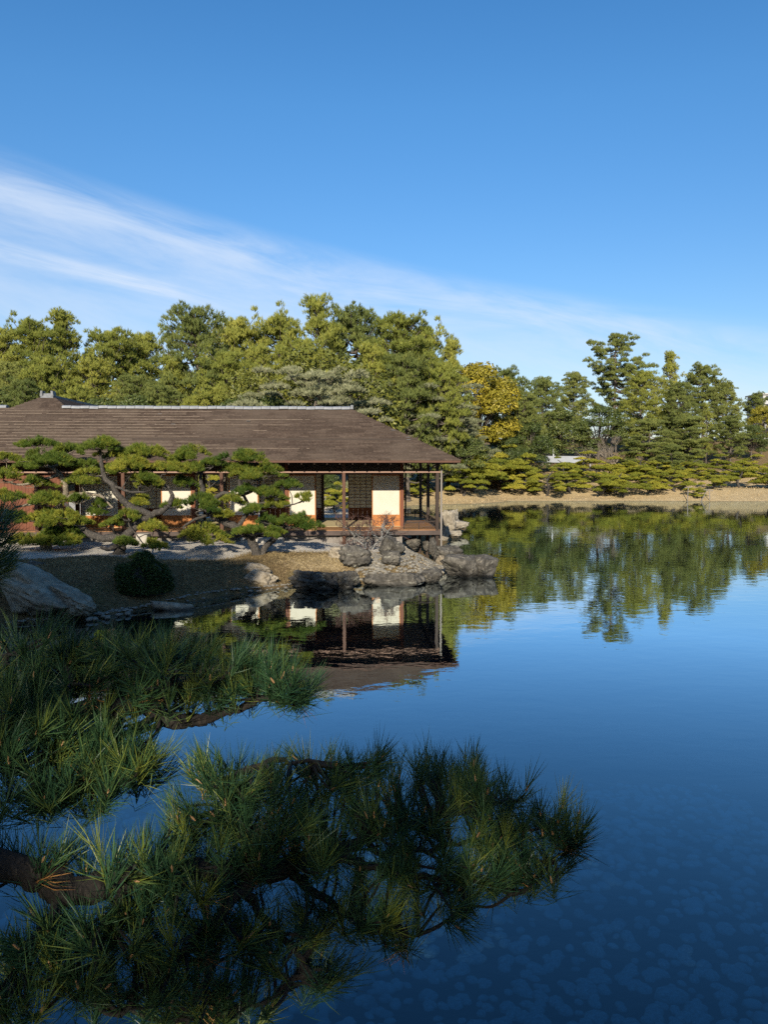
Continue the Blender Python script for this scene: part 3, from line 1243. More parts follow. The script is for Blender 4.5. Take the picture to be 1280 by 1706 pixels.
# step stones before the veranda
def slab(name, label, px0, px1, ly0, ly1, z1):
    b = MB()
    x0, x1 = LX(px0, ly0), LX(px1, ly0)
    b.box(-(x1 - x0) / 2, (x1 - x0) / 2, 0, ly1 - ly0, -.4, z1 - G0)
    o = b.build(name, M['cut_stone'], bevel=.025)
    X = (x0 + x1) / 2
    o.location = (BX + X * cy_ - ly0 * sy_, BY + X * sy_ + ly0 * cy_, G0)
    o.rotation_euler = (0, 0, YAW)
    return tag(o, label, 'step stone')


slab('step_stone', 'long pale cut stone step behind the right-hand island pine trunk', 399, 470, -.75, -.25, G0 + .14)
slab('step_stone', 'tall pale cut stone block before the veranda behind the double-trunked pine', 224, 243, -.6, -.2, G0 + .30)

# lattice bamboo fence in the rear garden, seen through the open room
fc = at(550, 838, 44)
fence = thing('bamboo_fence', 'low diamond lattice bamboo fence in the rear garden seen through the open room', 'fence', (fc.x, fc.y, gz(fc.x, fc.y)))
for i in range(-14, 15):
    b = MB()
    for s in (-1,):
        b.bar((i * .16 - .35, 0, .05), (i * .16 + .35, 0, .80), .03)
    b.build('lath', M['bamboo'], fence)
    b = MB()
    b.bar((i * .16 + .35, .03, .05), (i * .16 - .35, .03, .80), .03)
    b.build('lath', M['bamboo'], fence)
b = MB()
b.bar((-2.8, .015, .80), (2.8, .015, .80), .06)
b.build('top_rail', M['bamboo'], fence)
for x in (-2.7, -1.35, 0, 1.35, 2.7):
    b = MB()
    b.bar((x, .06, -.2), (x, .06, .9), .08)
    b.build('fence_post', M['wood_grey'], fence)

# ------------------------------------------------------------------ tree prototypes (meshes at the origin)
def pine_proto(H, Rc, crown0, nlev, per, clump, ntuft, flat, nl, K, wid, mats, sway=.5, up=.35, top=1.0, prof='round', lean=0.0, gapp=0.12, cl_r=(.48, .95)):
    """tall pine: trunk with limbs (mesh 1) and a crown of needle tufts gathered in pads at the limb ends (mesh 2)"""
    tb = Tubes()
    n = 9
    zs = np.linspace(0, H * .94, n)
    tx = np.cumsum(rng.normal(0, sway * .35, n)) * (zs / H) + lean * (zs / H) ** 1.5
    ty = np.cumsum(rng.normal(0, sway * .35, n)) * (zs / H)
    tp = catmull(np.stack([tx, ty, zs], 1), 4)
    r0 = H * .021
    tb.add(tp, r0 * (1 - .88 * (tp[:, 2] / H)) * np.where(tp[:, 2] < .6, 1.25, 1), 8, .08)
    P, D, S, TI, FC = [], [], [], [], []
    zz = np.linspace(crown0 * H, H * .93, nlev)
    ang = rng.uniform(0, 6.28)
    zz = np.concatenate([zz, np.linspace(.80, .945, 6) * H])
    for li, z in enumerate(zz):
        t = min(1.0, (z / H - crown0) / (.93 - crown0))
        if prof == 'round':
            pr = math.sqrt(max(.03, 1 - ((t - .30) / .74) ** 2)) if t > .3 else .72 + .28 * t / .3
        elif prof == 'cone':
            pr = 1.05 - .92 * t
        elif prof == 'umbrella':
            pr = .85 + .15 * math.sin(t * 3) if t < .6 else math.sqrt(max(.04, 1 - ((t - .6) / .42) ** 2))
        else:
            pr = .9 - .6 * t * t
        for b in range(per):
            zj = min(H * .94, z + rng.normal(0, .035) * H)
            c = tp[np.argmin(np.abs(tp[:, 2] - zj))] if li < nlev else tp[np.argmin(np.abs(tp[:, 2] - z))]
            c = c + np.array([0, 0, rng.normal(0, .15)])
            ang += 2.4 + rng.normal(0, .35)
            if rng.uniform() < gapp:
                continue
            L = Rc * pr * rng.uniform(.62, 1.12)
            if li >= nlev:
                L = Rc * rng.uniform(.10, .26)
            e0 = up * (0.4 + .7 * t) + rng.normal(0, .10)
            dirv = np.array([math.cos(ang), math.sin(ang), 0])
            q = np.linspace(0, 1, 6)
            side = np.array([-dirv[1], dirv[0], 0]) * rng.normal(0, .18) * L
            bp = c + dirv * (q * L)[:, None] + side * (q ** 2)[:, None] + np.array([0, 0, 1.0]) * (L * (math.tan(e0) * q - .18 * np.sin(q * 3.14) + .10 * q ** 3))[:, None]
            tb.add(bp, np.linspace(r0 * .30 * (1 - .6 * t) + .03, .025, 6), 4)
            nc = max(1, int(round(clump * (L / Rc) + rng.uniform(-.5, .5))))
            for k in range(nc):
                f = 1.0 - .62 * (k / max(1, nc)) * rng.uniform(.7, 1.2)
                base = bp[int(round(f * 5))] if f < 1 else bp[-1]
                cr = rng.uniform(*cl_r) * (.75 + .35 * (L / Rc))
                cc = base + np.array([rng.normal(0, cr * .45), rng.normal(0, cr * .45), rng.uniform(0, .2) * cr])
                m = max(8, int(ntuft * cr * cr / .45))
                rr = np.sqrt(rng.uniform(0, 1, m))
                aa = rng.uniform(0, 6.283, m)
                hx, hy = rr * np.cos(aa), rr * np.sin(aa)
                hz = (1 - rr ** 2) * flat * rng.uniform(.2, 1.1, m) - .18 * rng.uniform(0, 1, m) * flat
                P.append(cc + np.stack([hx * cr, hy * cr, hz * cr], 1))
                D.append(np.stack([hx * .55 + dirv[0] * .25, hy * .55 + dirv[1] * .25, np.full(m, 1.0)], 1) + rng.normal(0, .25, (m, 3)))
                FC.append(unit(np.stack([hx + dirv[0] * .7, hy + dirv[1] * .7, np.full(m, .45)], 1)))
                S.append(np.full(m, nl) * rng.uniform(.8, 1.2, m))
                TI.append(np.clip(rng.normal(rng.uniform(.32, .66), .2, m), 0, 1))
    # leader tufts
    m = 90
    ht = tp[-1]
    hh_ = rng.uniform(-1.3, .35, m)
    P.append(ht + np.stack([rng.normal(0, .20, m) * (1.2 - hh_), rng.normal(0, .20, m) * (1.2 - hh_), hh_], 1) * top)
    D.append(rng.normal(0, .4, (m, 3)) + np.array([0, 0, 1]))
    FC.append(unit(rng.normal(0, 1, (m, 3))))
    S.append(np.full(m, nl))
    TI.append(np.full(m, .55))
    V, F, T = needles(np.vstack(P), np.vstack(D), np.concatenate(S), K, 4, 46, wid, stem=nl * .35, tint=np.concatenate(TI), face=np.vstack(FC))
    return tb.mesh('trunk', mats[0]), np_mesh('crown', V, F, mats[1], {'tint': T}), H, Rc


def leaf_proto(H, Rc, z0, nb, nleaf, ls, mats, flat=.8, trunk=True):
    """broad-leaved crown: leaf-sized faces on many overlapping lobes"""
    tb = Tubes()
    tb.add(catmull([(0, 0, -.2), (.1, 0, H * .25), (0, .1, H * .6), (.05, 0, H * .85)], 4), np.linspace(H * .022, H * .006, 13), 7, .08)
    P, Nn, TI = [], [], []
    cz = (H + z0) / 2
    hz = (H - z0) / 2
    for k in range(nb):
        a = rng.uniform(0, 6.283)
        u = rng.uniform(-.75, 1)
        rr = math.sqrt(max(0, 1 - u * u)) * Rc * rng.uniform(.55, .86)
        c = np.array([math.cos(a) * rr, math.sin(a) * rr, cz + u * hz * .80])
        br = Rc * rng.uniform(.20, .36)
        tb.add(catmull([(0, 0, H * .3), tuple(c * .55 + np.array([0, 0, H * .18])), tuple(c)], 3), np.linspace(H * .009, .01, 7), 4)
        m = int(nleaf * (br / Rc / .28) ** 2)
        d = unit(rng.normal(size=(m, 3)))
        d[:, 2] = np.abs(d[:, 2]) * .9 - .25
        d = unit(d)
        P.append(c + d * br * np.array([1, 1, flat]) * rng.uniform(.72, 1.06, (m, 1)))
        Nn.append(d)
        TI.append(np.clip(rng.normal(rng.uniform(.2, .75), .2, m), 0, 1))
    P = np.vstack(P)
    Nn = np.vstack(Nn)
    TI = np.concatenate(TI)
    m = len(P)
    nrm = unit(Nn + rng.normal(0, .55, (m, 3)))
    a = unit(np.cross(nrm, unit(rng.normal(size=(m, 3)))))
    b = np.cross(nrm, a)
    s = (ls * rng.uniform(.6, 1.3, m))[:, None]
    V = np.stack([P - a * s, P - b * s * .45 + nrm * s * .12, P + a * s, P + b * s * .45 + nrm * s * .12], 1).reshape(-1, 3)
    F = np.arange(len(V)).reshape(-1, 4)
    return tb.mesh('trunk', mats[0]), np_mesh('crown', V, F, mats[1], {'tint': np.repeat(TI, 4)}), H, Rc


def cloud_proto(H, Rc, npad, mats, nl=.17, K=9, seed=0, pr=(.40, 1.0), dens=200, bare=.28):
    """cloud-pruned garden pine: bent trunk, crooked limbs, flat needle pads"""
    r = np.random.default_rng(seed)
    tb = Tubes()
    tp = catmull([(0, 0, -.2), (r.normal(0, .10) * H, r.normal(0, .06) * H, H * .28), (r.normal(0, .16) * H, r.normal(0, .08) * H, H * .58), (r.normal(0, .14) * H, r.normal(0, .08) * H, H * .9)], 5)
    tb.add(tp, np.linspace(H * .045, H * .012, len(tp)), 7, .12)
    P, D, TI, FC = [], [], [], []
    for k in range(npad):
        t = bare + (1 - bare) * (k + .5) / npad
        if k == npad - 1:
            c = tp[-1] + np.array([0, 0, H * .06])
        else:
            a = k * 2.4 + r.normal(0, .5)
            L = Rc * (1.05 - .65 * t) * r.uniform(.55, 1.1)
            b0 = tp[int(t * .85 * (len(tp) - 1))]
            c = b0 + np.array([math.cos(a) * L, math.sin(a) * L, r.uniform(-.02, .10) * H])
            md = (b0 + c) / 2 + r.normal(0, .12, 3) * L + np.array([0, 0, .08 * L])
            tb.add(catmull([b0, md, c - np.array([0, 0, .06])], 4), np.linspace(H * .016, .015, 9), 5, .1)
        pw = r.uniform(*pr) * (1.1 - .35 * t) * H / 3.5
        m = int(dens * pw * pw / .4)
        rr = np.sqrt(r.uniform(0, 1, m))
        aa = r.uniform(0, 6.283, m)
        el = r.uniform(.7, 1.1)
        hx, hy = rr * np.cos(aa), rr * np.sin(aa) * el
        P.append(c + np.stack([hx * pw * (1 + .2 * np.sin(aa * 3 + k)), hy * pw * (1 + .2 * np.sin(aa * 3 + k)), ((1 - rr ** 2) * r.uniform(.40, .62) * r.uniform(.1, 1.1, m) + .08 * np.sin(hx * 6) * np.cos(hy * 5 + k)) * pw], 1))
        D.append(np.stack([hx * .6, hy * .6, np.ones(m)], 1) + r.normal(0, .2, (m, 3)))
        FC.append(unit(np.stack([hx, hy, np.full(m, .5)], 1)))
        TI.append(np.clip(r.normal(r.uniform(.1, .9), .15, m), 0, 1))
    V, F, T = needles(np.vstack(P), np.vstack(D), nl, K, 5, 55, .042, stem=nl * .3, tint=np.concatenate(TI), face=np.vstack(FC))
    return tb.mesh('trunk', mats[0]), np_mesh('crown', V, F, mats[1], {'tint': T}), H, Rc


bf, bg_ = M['bark'], M['bark_garden']
PR = {}
rng = np.random.default_rng(101)
PR['fa'] = pine_proto(15, 4.4, .22, 20, 5, 3.6, 40, .85, .34, 8, .058, (bf, M['needle_forest']))
rng = np.random.default_rng(102)
PR['fb'] = pine_proto(16, 4.2, .36, 18, 5, 3.4, 40, .85, .34, 8, .058, (bf, M['needle_forest']), sway=.7, gapp=.12)
rng = np.random.default_rng(103)
PR['fc'] = pine_proto(17, 4.4, .20, 23, 5, 3.4, 38, .95, .35, 8, .058, (bf, M['needle_forest']), prof='cone', up=.5)
rng = np.random.default_rng(104)
PR['fd'] = pine_proto(14, 4.8, .28, 16, 5, 4.2, 40, .75, .34, 8, .058, (bf, M['needle_dark']), prof='round', gapp=.15, up=.25)
rng = np.random.default_rng(105)
PR['fe'] = pine_proto(15, 3.9, .15, 22, 5, 3.4, 40, .85, .34, 8, .058, (bf, M['needle_dark']), up=.45)
rng = np.random.default_rng(106)
PR['ff'] = pine_proto(18, 6.0, .30, 15, 5, 4.8, 44, .62, .38, 8, .065, (bf, M['needle_dark']), gapp=.25, prof='round', up=.22)
rng = np.random.default_rng(107)
PR['wa'] = pine_proto(10, 5.2, .30, 12, 5, 5.4, 56, .42, .27, 8, .055, (bf, M['needle_grey']), prof='umbrella', up=.12, sway=.9, lean=.8)
PR['wb'] = pine_proto(9, 5.0, .22, 12, 5, 5.4, 56, .42, .27, 8, .055, (bf, M['needle_grey']), prof='flat', up=.12, sway=1.0)
PR['wc'] = pine_proto(8, 3.6, .12, 10, 5, 4.8, 56, .34, .24, 8, .055, (bf, M['needle_dark']), prof='flat', up=.06, sway=.7, cl_r=(.5, 1.0))
rng = np.random.default_rng(108)
PR['la'] = leaf_proto(10, 5.0, 1.0, 60, 190, .16, (bf, M['leaf_olive']))
PR['lb'] = leaf_proto(9, 4.2, .6, 52, 200, .15, (bf, M['leaf_dark']))
PR['ly'] = leaf_proto(11, 4.0, 2.0, 56, 260, .15, (bf, M['leaf_yellow']))
for i in range(5):
    PR['c%d' % i] = cloud_proto(3.6, 2.2 + .25 * (i % 3), 19 + 2 * (i % 2), (bg_, M['needle_garden']), seed=20 + i)

used = set()


def put_tree(key, name, label, px, py, d, wmul=1.0, group=None, rz=None, dz=0.0, cat='tree'):
    tr, cr, H, Rc = PR[key]
    top = at(px, py, d)
    z0 = gz(top.x, d) - .1 + dz
    s = (top.z - z0) / (H * 1.03)
    t = thing(name, label, cat, (top.x, d, z0), rng.uniform(0, 6.28) if rz is None else rz, group, (s * wmul, s * wmul, s))
    link_mesh('trunk', tr, t)
    link_mesh('crown', cr, t)
    return t


ORD = ['leftmost', 'second', 'third', 'fourth', 'fifth', 'sixth', 'seventh', 'eighth', 'ninth', 'tenth', 'eleventh', 'twelfth', 'thirteenth', 'fourteenth', 'fifteenth', 'sixteenth',
       'seventeenth', 'eighteenth', 'nineteenth', 'twentieth', 'twenty-first', 'twenty-second', 'twenty-third', 'twenty-fourth', 'twenty-fifth', 'twenty-sixth', 'twenty-seventh', 'twenty-eighth', 'twenty-ninth', 'thirtieth']


def ordn(i):
    return ORD[i] if i == 0 else ORD[i] + ' from the left'


rng = np.random.default_rng(120)
GW = 'pines of the wood behind the teahouse'
ridge = [('fb', -18, 545, 62, .9), ('fa', 48, 528, 64, .8), ('fc', 106, 513, 66, .85), ('fb', 188, 546, 70, .8), ('fa', 243, 548, 74, .75), ('fe', 335, 506, 62, .85), ('fa', 397, 522, 72, .8),
         ('fa', 462, 518, 74, .8), ('fc', 540, 485, 72, .85), ('fe', 603, 510, 76, .95), ('fb', 658, 517, 70, .85), ('fa', 708, 540, 76, .75), ('fc', 748, 563, 74, .7)]
for i, (k, px, py, d, w) in enumerate(ridge):
    put_tree(k, 'pine_tree', 'tall sunlit pine on the skyline of the wood behind the teahouse, ' + ordn(i), px, py, d, w, GW)
low = [('fe', 15, 600, 56, .9), ('fa', 78, 588, 56, .75), ('fa', 150, 590, 58, .8), ('fe', 232, 622, 55, .9), ('fc', 292, 590, 60, .8), ('fa', 372, 582, 60, .8), ('fc', 438, 570, 63, .8), ('fa', 500, 560, 66, .7),
       ('fc', 620, 568, 66, .8), ('fe', 680, 585, 66, .9), ('fa', 730, 600, 68, .7)]
for i, (k, px, py, d, w) in enumerate(low):
    put_tree(k, 'pine_tree', 'pine of the lower row between roof ridge and treetops, ' + ordn(i), px, py, d, w, 'lower pines behind the roof')
put_tree('la', 'broadleaf_tree', 'broad olive-green evergreen dome in the middle of the wood above the roof', 548, 572, 60, 1.0)
put_tree('la', 'broadleaf_tree', 'smaller olive-green evergreen left of the grey pines above the roof', 418, 602, 55, .8)
put_tree('wa', 'white_pine', 'grey-green spreading pine just above the right part of the roof ridge', 515, 614, 50, 1.05, rz=1.0)
put_tree('wb', 'white_pine', 'grey-green layered pine between roof ridge end and leaning pine', 622, 632, 66, 1.0, rz=2.2)
put_tree('wa', 'white_pine', 'large grey-green leaning pine spreading over the right roof slope', 700, 640, 71, 1.15, rz=0.3)
put_tree('wb', 'white_pine', 'lowest grey-green pine beside the roof corner, under the leaning pine', 775, 694, 73, .8, rz=4.0)
put_tree('ly', 'broadleaf_tree', 'bright yellow-leaved rounded tree behind the grey pines', 798, 596, 80, 1.0)
for i, (px, py, d, w, k) in enumerate([(-5, 640, 50, .8, 'lb'), (45, 632, 50, .9, 'fe'), (128, 640, 51, .8, 'fa'), (170, 655, 50, .7, 'lb'), (225, 650, 50, .8, 'lb'), (275, 640, 51, .9, 'fe'), (345, 640, 50, .8, 'fa'), (400, 655, 49, .8, 'lb'), (455, 650, 50, .8, 'lb')]):
    put_tree(k, 'understory_tree', 'dark low tree peeping just over the roof ridge, ' + ordn(i), px, py, d, w, 'low trees along the roof ridge')

GR = 'trees of the far right wood'
right = [('fd', 848, 610, 86, .8), ('fe', 905, 626, 90, .9), ('fe', 958, 618, 104, .9), ('ff', 1026, 547, 104, .85), ('fc', 1118, 583, 100, .75), ('fd', 1175, 603, 104, .85), ('fe', 1213, 635, 106, .9), ('fd', 1262, 652, 110, .8), ('fe', 1300, 660, 108, .9)]
lab = ['dark pine right of the yellow tree', 'narrow dark pine right of the yellow tree, second along', 'thin-topped pine at the left foot of the tallest right-hand pine', 'tallest pine on the right, dark with open limbs and bare trunk',
       'pointed pine right of the tallest right-hand pine', 'broad feathery-topped pine near the right edge', 'pine on the falling right skyline beside the feathery-topped one', 'small dark pine by the far building at the right edge', 'pine cut off by the right edge of the picture']
for (k, px, py, d, w), l in zip(right, lab):
    put_tree(k, 'pine_tree', l, px, py, d, w, GR)
mid = [('fe', 870, 655, 84, .9, 'pine_tree', 'low pine below the yellow tree, right of the leaning grey pine'), ('lb', 935, 678, 90, 1.1, 'broadleaf_tree', 'dark rounded evergreen above the white canopy'),
       ('lb', 1000, 672, 92, 1.1, 'broadleaf_tree', 'dark rounded evergreen behind the bare grey tree'), ('lb', 885, 700, 82, .9, 'broadleaf_tree', 'dark low evergreen left of the white canopy'),
       ('fa', 1070, 615, 94, .8, 'pine_tree', 'green pine filling the slope below the tallest right-hand pine'), ('fe', 1140, 635, 92, .9, 'pine_tree', 'green pine below the pointed pine on the right'),
       ('wc', 1078, 694, 84, 1.0, 'layered_pine', 'large dark-green pine trimmed in flat layers right of the bare tree'), ('wc', 1150, 690, 86, 1.0, 'layered_pine', 'second large layered pine, right of the darkest one'),
       ('fc', 1180, 668, 90, .55, 'conifer', 'slim light-green conical conifer on the right bank'), ('fd', 1220, 690, 88, 1.0, 'pine_tree', 'spreading grey-green pine low on the right bank'),
       ('ly', 1272, 672, 96, .8, 'broadleaf_tree', 'yellowish broad-leaved tree at the right edge'), ('lb', 1255, 705, 92, 1.0, 'broadleaf_tree', 'very dark evergreen in the shade near the right edge'),
       ('lb', 1120, 700, 94, 1.0, 'broadleaf_tree', 'dark evergreen between the two large layered pines'), ('wc', 1118, 738, 80, .8, 'layered_pine', 'smallest layered pine, just above the waterfront row'),
       ('lb', 1040, 700, 96, 1.0, 'broadleaf_tree', 'dark evergreen behind the large layered pine'), ('lb', 850, 725, 78, .8, 'broadleaf_tree', 'low dark evergreen right of the roof corner')]
for k, px, py, d, w, nm, l in mid:
    put_tree(k, nm, l, px, py, d, w)
put_tree('lb', 'broadleaf_tree', 'dark evergreen in the shade behind the roof corner', 770, 720, 70, 1.0)

# cloud-pruned pines on the far bank
row = [(772, 766, 69.5, .8), (868, 778, 74.5, 1.0), (912, 778, 74, 1.0), (950, 772, 75, 1.1), (1000, 776, 74, 1.0), (1040, 782, 73.5, .9), (1082, 780, 74, 1.1), (1128, 778, 74, 1.0), (1165, 806, 72.3, .8), (1188, 782, 75, .9), (1236, 768, 76, 1.1), (1285, 772, 76, 1.0)]
for i, (px, py, d, w) in enumerate(row):
    put_tree('c%d' % (i % 5), 'cloud_pruned_pine', 'cloud-pruned yellow-green pine of the waterfront row on the far bank, ' + ordn(i), px, py, d, w * (1.0 + (.25 if i != 8 else .2)), 'cloud-pruned pines along the far shore')
row2 = [(822, 748, 77, 1.1), (850, 740, 78, 1.0), (940, 760, 80, .8), (985, 752, 81, 1.2), (1030, 762, 80, 1.2), (1075, 757, 81, 1.1), (1110, 758, 80, 1.0), (1150, 760, 81, 1.1), (1205, 757, 82, 1.1), (1262, 758, 83, 1.1), (790, 745, 72, .9)]
row2.sort()
for i, (px, py, d, w) in enumerate(row2):
    put_tree('c%d' % ((i * 2 + 1) % 5), 'cloud_pruned_pine', 'cloud-pruned pine of the upper row on the far bank, ' + ordn(i), px, py, d, w * 1.3, 'cloud-pruned pines higher on the bank')
# rear garden pines seen through the open room
for i, (px, py, d, l) in enumerate([(560, 803, 42, 'small cloud-pruned pine in the rear garden, seen through the open room'), (356, 795, 41, 'cloud-pruned pine in the rear garden, seen left of the veranda post among the left pines'),
                                    (690, 792, 67.5, 'cloud-pruned pine seen through the open porch at the right end of the house')]):
    put_tree('c%d' % i, 'cloud_pruned_pine', l, px, py, d, 1.0)
put_tree('lb', 'clipped_shrub', 'dark evergreen shrub in the rear garden behind the bamboo fence', 545, 785, 47, 1.0, cat='shrub')


# ------------------------------------------------------------------ bare trees
def bare_tree(H, seed, levels=5, spread=.55, r0=.05, upbias=.25, mat_=None, twist=.25, kids=3, L0=.30):
    r = np.random.default_rng(seed)
    tb = Tubes()
    tips = Tubes()

    def grow(p, d, L, rad, lv):
        q = [p]
        dd = d
        for i in range(3):
            dd = unit(dd + r.normal(0, twist, 3) + np.array([0, 0, upbias * .3]))
            q.append(q[-1] + dd * L / 3)
        (tb if lv > 1 else tips).add(q, np.linspace(rad, rad * .65, 4), 5 if lv > 2 else 3)
        if lv == 0:
            return
        for i in range(kids):
            nd = unit(dd + r.normal(0, spread, 3) + np.array([0, 0, upbias]))
            grow(q[-1] if i else q[2], nd, L * r.uniform(.62, .9), rad * .62, lv - 1)

    for a in range(3):
        grow(np.zeros(3) - np.array([0, 0, .1]), unit(np.array([math.cos(a * 2.1 + seed), math.sin(a * 2.1 + seed), 1.3])), H * L0, r0, levels)
    return tb, tips


b0 = on(618, 904, .85)
tb, tips = bare_tree(1.0, 4, 5, .55, .042, .16, None, .35, 3, .42)
t = thing('bare_shrub', 'leafless grey-stemmed shrub with a dome of reddish twigs before the veranda', 'shrub', (b0.x, b0.y, gz(b0.x, b0.y)))
link_mesh('stem', tb.mesh('stem', M['twig_grey']), t)
link_mesh('twigs', tips.mesh('twigs', plain('twig_red', (.12, .065, .05), .8)), t)
t.scale = (1.75, 1.5, 1.25)
bt_ = at(1018, 772, 84)
tb, tips = bare_tree(4.6, 9, 5, .42, .10, .22, None, .2, 3, .30)
t = thing('bare_tree', 'leafless grey tree standing among the pines on the far bank', 'tree', (bt_.x, bt_.y, gz(bt_.x, bt_.y)))
link_mesh('trunk', tb.mesh('trunk', M['twig_far']), t)
link_mesh('twigs', tips.mesh('twigs', M['twig_far']), t)


# ------------------------------------------------------------------ clipped shrubs
def dome(name, label, c, rx, ry, rz_, n, ls, m, K=6):
    d = unit(rng.normal(size=(n, 3)))
    d[:, 2] = np.abs(d[:, 2])
    lum = 1 + .09 * np.sin(d[:, 0] * 6 + 1) * np.cos(d[:, 1] * 5) + .08 * np.sin(d[:, 2] * 8 + d[:, 0] * 5) + rng.normal(0, .05, n) - .10 * (d[:, 0] > .3) * d[:, 2]
    P = d * np.array([rx, ry, rz_]) * lum[:, None]
    P[:, 2] -= .04
    V, F, T = needles(P, d + rng.normal(0, .4, (n, 3)), ls, K, 15, 85, ls * .45, stem=ls * .5)
    o = thing(name, label, 'shrub', c)
    link_mesh('foliage', np_mesh('foliage', V, F, m, {'tint': T}), o)
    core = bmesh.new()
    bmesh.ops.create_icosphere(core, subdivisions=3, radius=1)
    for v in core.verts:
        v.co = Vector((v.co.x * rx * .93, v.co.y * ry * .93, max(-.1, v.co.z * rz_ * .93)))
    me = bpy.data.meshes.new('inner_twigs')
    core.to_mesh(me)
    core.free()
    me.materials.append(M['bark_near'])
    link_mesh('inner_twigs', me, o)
    return o


c = on(238, 985, .55)
dome('clipped_shrub', 'dark round clipped shrub on the mossy mound beside the pine stump', (-6.25, 19.75, gz(-6.25, 19.75) - .06), .70, .64, .84, 6500, .058, M['leaf_shrub'])
c = at(831, 803, 76)
dome('clipped_shrub', 'brown dome-shaped clipped bush on the far bank right of the roof', (c.x, 76, gz(c.x, 76) - .1), 1.05, 1.0, 1.55, 2600, .11, M['leaf_brown'])

# ------------------------------------------------------------------ far bank furniture
tc_ = at(930, 768, 86)
tz = gz(tc_.x, 86)
ct = thing('canopy', 'white canopy roof on thin poles behind the far-bank pines', 'canopy', (tc_.x, 86, tz))
hz_ = at(930, 763, 86).z - tz
b = MB()
b.add([(-2.9, -1.3, hz_ - .45), (3.4, -1.3, hz_ - .55), (3.0, 0, hz_ + .20), (-3.0, 0, hz_ + .25), (-2.9, 1.3, hz_ - .55), (3.4, 1.3, hz_ - .55)], [(0, 1, 2, 3), (3, 2, 5, 4), (0, 3, 4), (1, 5, 2)])
o = b.build('canopy_sheet', M['tarp'], ct)
so = o.modifiers.new('thick', 'SOLIDIFY')
so.thickness = .04
b = MB()
for x in (-3.2, 3.3):
    for y in (-1.2, 1.2):
        b = MB()
        b.bar((x, y, -.2), (x, y, hz_ - .57), .09)
        b.build('pole', M['tarp'], ct)
b = MB()
b.bar((-.5, 0, hz_ + .2), (-.5, 0, hz_ + 1.0), .14)
b.build('finial', M['tarp'], ct)

fb_ = at(1278, 672, 330)
bd = thing('distant_building', 'flat-roofed grey building beyond the trees at the right edge', 'building', (fb_.x + 9.5, 330, 0))
b = MB()
zt_ = at(1278, 655, 330).z
b.box(-11, 16, 0, 14, 0, zt_ - .6)
b.build('wall', M['concrete'], bd)
b = MB()
b.box(-11.8, 16.8, -.8, 14.8, zt_ - .6, zt_)
b.build('roof', M['concrete'], bd)
for zi in range(5):
    for xi in range(7):
        b = MB()
        b.box(-9.8 + xi * 3.6, -7.6 + xi * 3.6, -.06, -.01, zt_ - 3.0 - zi * 3.4, zt_ - 1.2 - zi * 3.4)
        b.build('window', M['glass_dark'], bd)

# crutches under the pine that leans over the water
for i, (px0, px1, yt) in enumerate(((1146, 1147, 812), (1168, 1178, 816), (1184, 1182, 818))):
    g0 = at(px0, 836, 71.5)
    g1 = at(px1, yt, 72.0)
    b = MB()
    o_ = Vector((g0.x, g0.y, -.15))
    b.bar((0, 0, 0), (g1.x - g0.x, .4, g1.z + .15), .06)
    b.bar((g1.x - g0.x - .35, .4, g1.z + .15), (g1.x - g0.x + .35, .4, g1.z + .18), .06)
    o = b.build('pine_crutch', M['wood_grey'])
    o.location = o_
    tag(o, ['single dark prop left of the pine overhanging the far shore', 'left of the two pale props standing in the water under the far pine', 'right of the two pale props standing in the water under the far pine'][i], 'prop', 'props under the overhanging pine')


# ------------------------------------------------------------------ rocks
def rock_mesh(seed, sub=4, planes=10, sharp=0.70, rough=.10):
    r = np.random.default_rng(seed)
    bm = bmesh.new()
    bmesh.ops.create_icosphere(bm, subdivisions=5, radius=1)
    pn = unit(r.normal(size=(planes, 3)))
    pd = r.uniform(.50, .92, planes)
    pn = np.vstack([pn, unit(np.array([[r.normal(0, .18), r.normal(0, .18), 1.0]]))])
    pd = np.append(pd, r.uniform(.42, .6))
    off = Vector(r.uniform(-50, 50, 3))
    for v in bm.verts:
        d = np.array(v.co.normalized())
        dots = pn @ d
        rr = 1.0
        for q, dd in zip(dots, pd):
            if q > .05:
                rr = min(rr, dd / q)
        rr = rr * sharp + (1 - sharp) * .88
        p = Vector(d * rr)
        n1 = mnoise.fractal(p * 1.6 + off, 1.0, 2.0, 4)
        n2 = mnoise.fractal(p * 5.0 + off, 1.0, 2.0, 3)
        n3 = abs(mnoise.noise(Vector((p.x * 1.7, p.y * 1.7, p.z * 3.6)) + off))
        n4 = abs(mnoise.noise(p * 3.1 - off))
        v.co = p * (1 + rough * 1.2 * n1 + rough * .38 * n2 - rough * 1.8 * max(0, .10 - n3) * 5 - rough * .8 * max(0, .08 - n4) * 5)
    me = bpy.data.meshes.new('boulder')
    bm.to_mesh(me)
    bm.free()
    me.polygons.foreach_set('use_smooth', [True] * len(me.polygons))
    return me


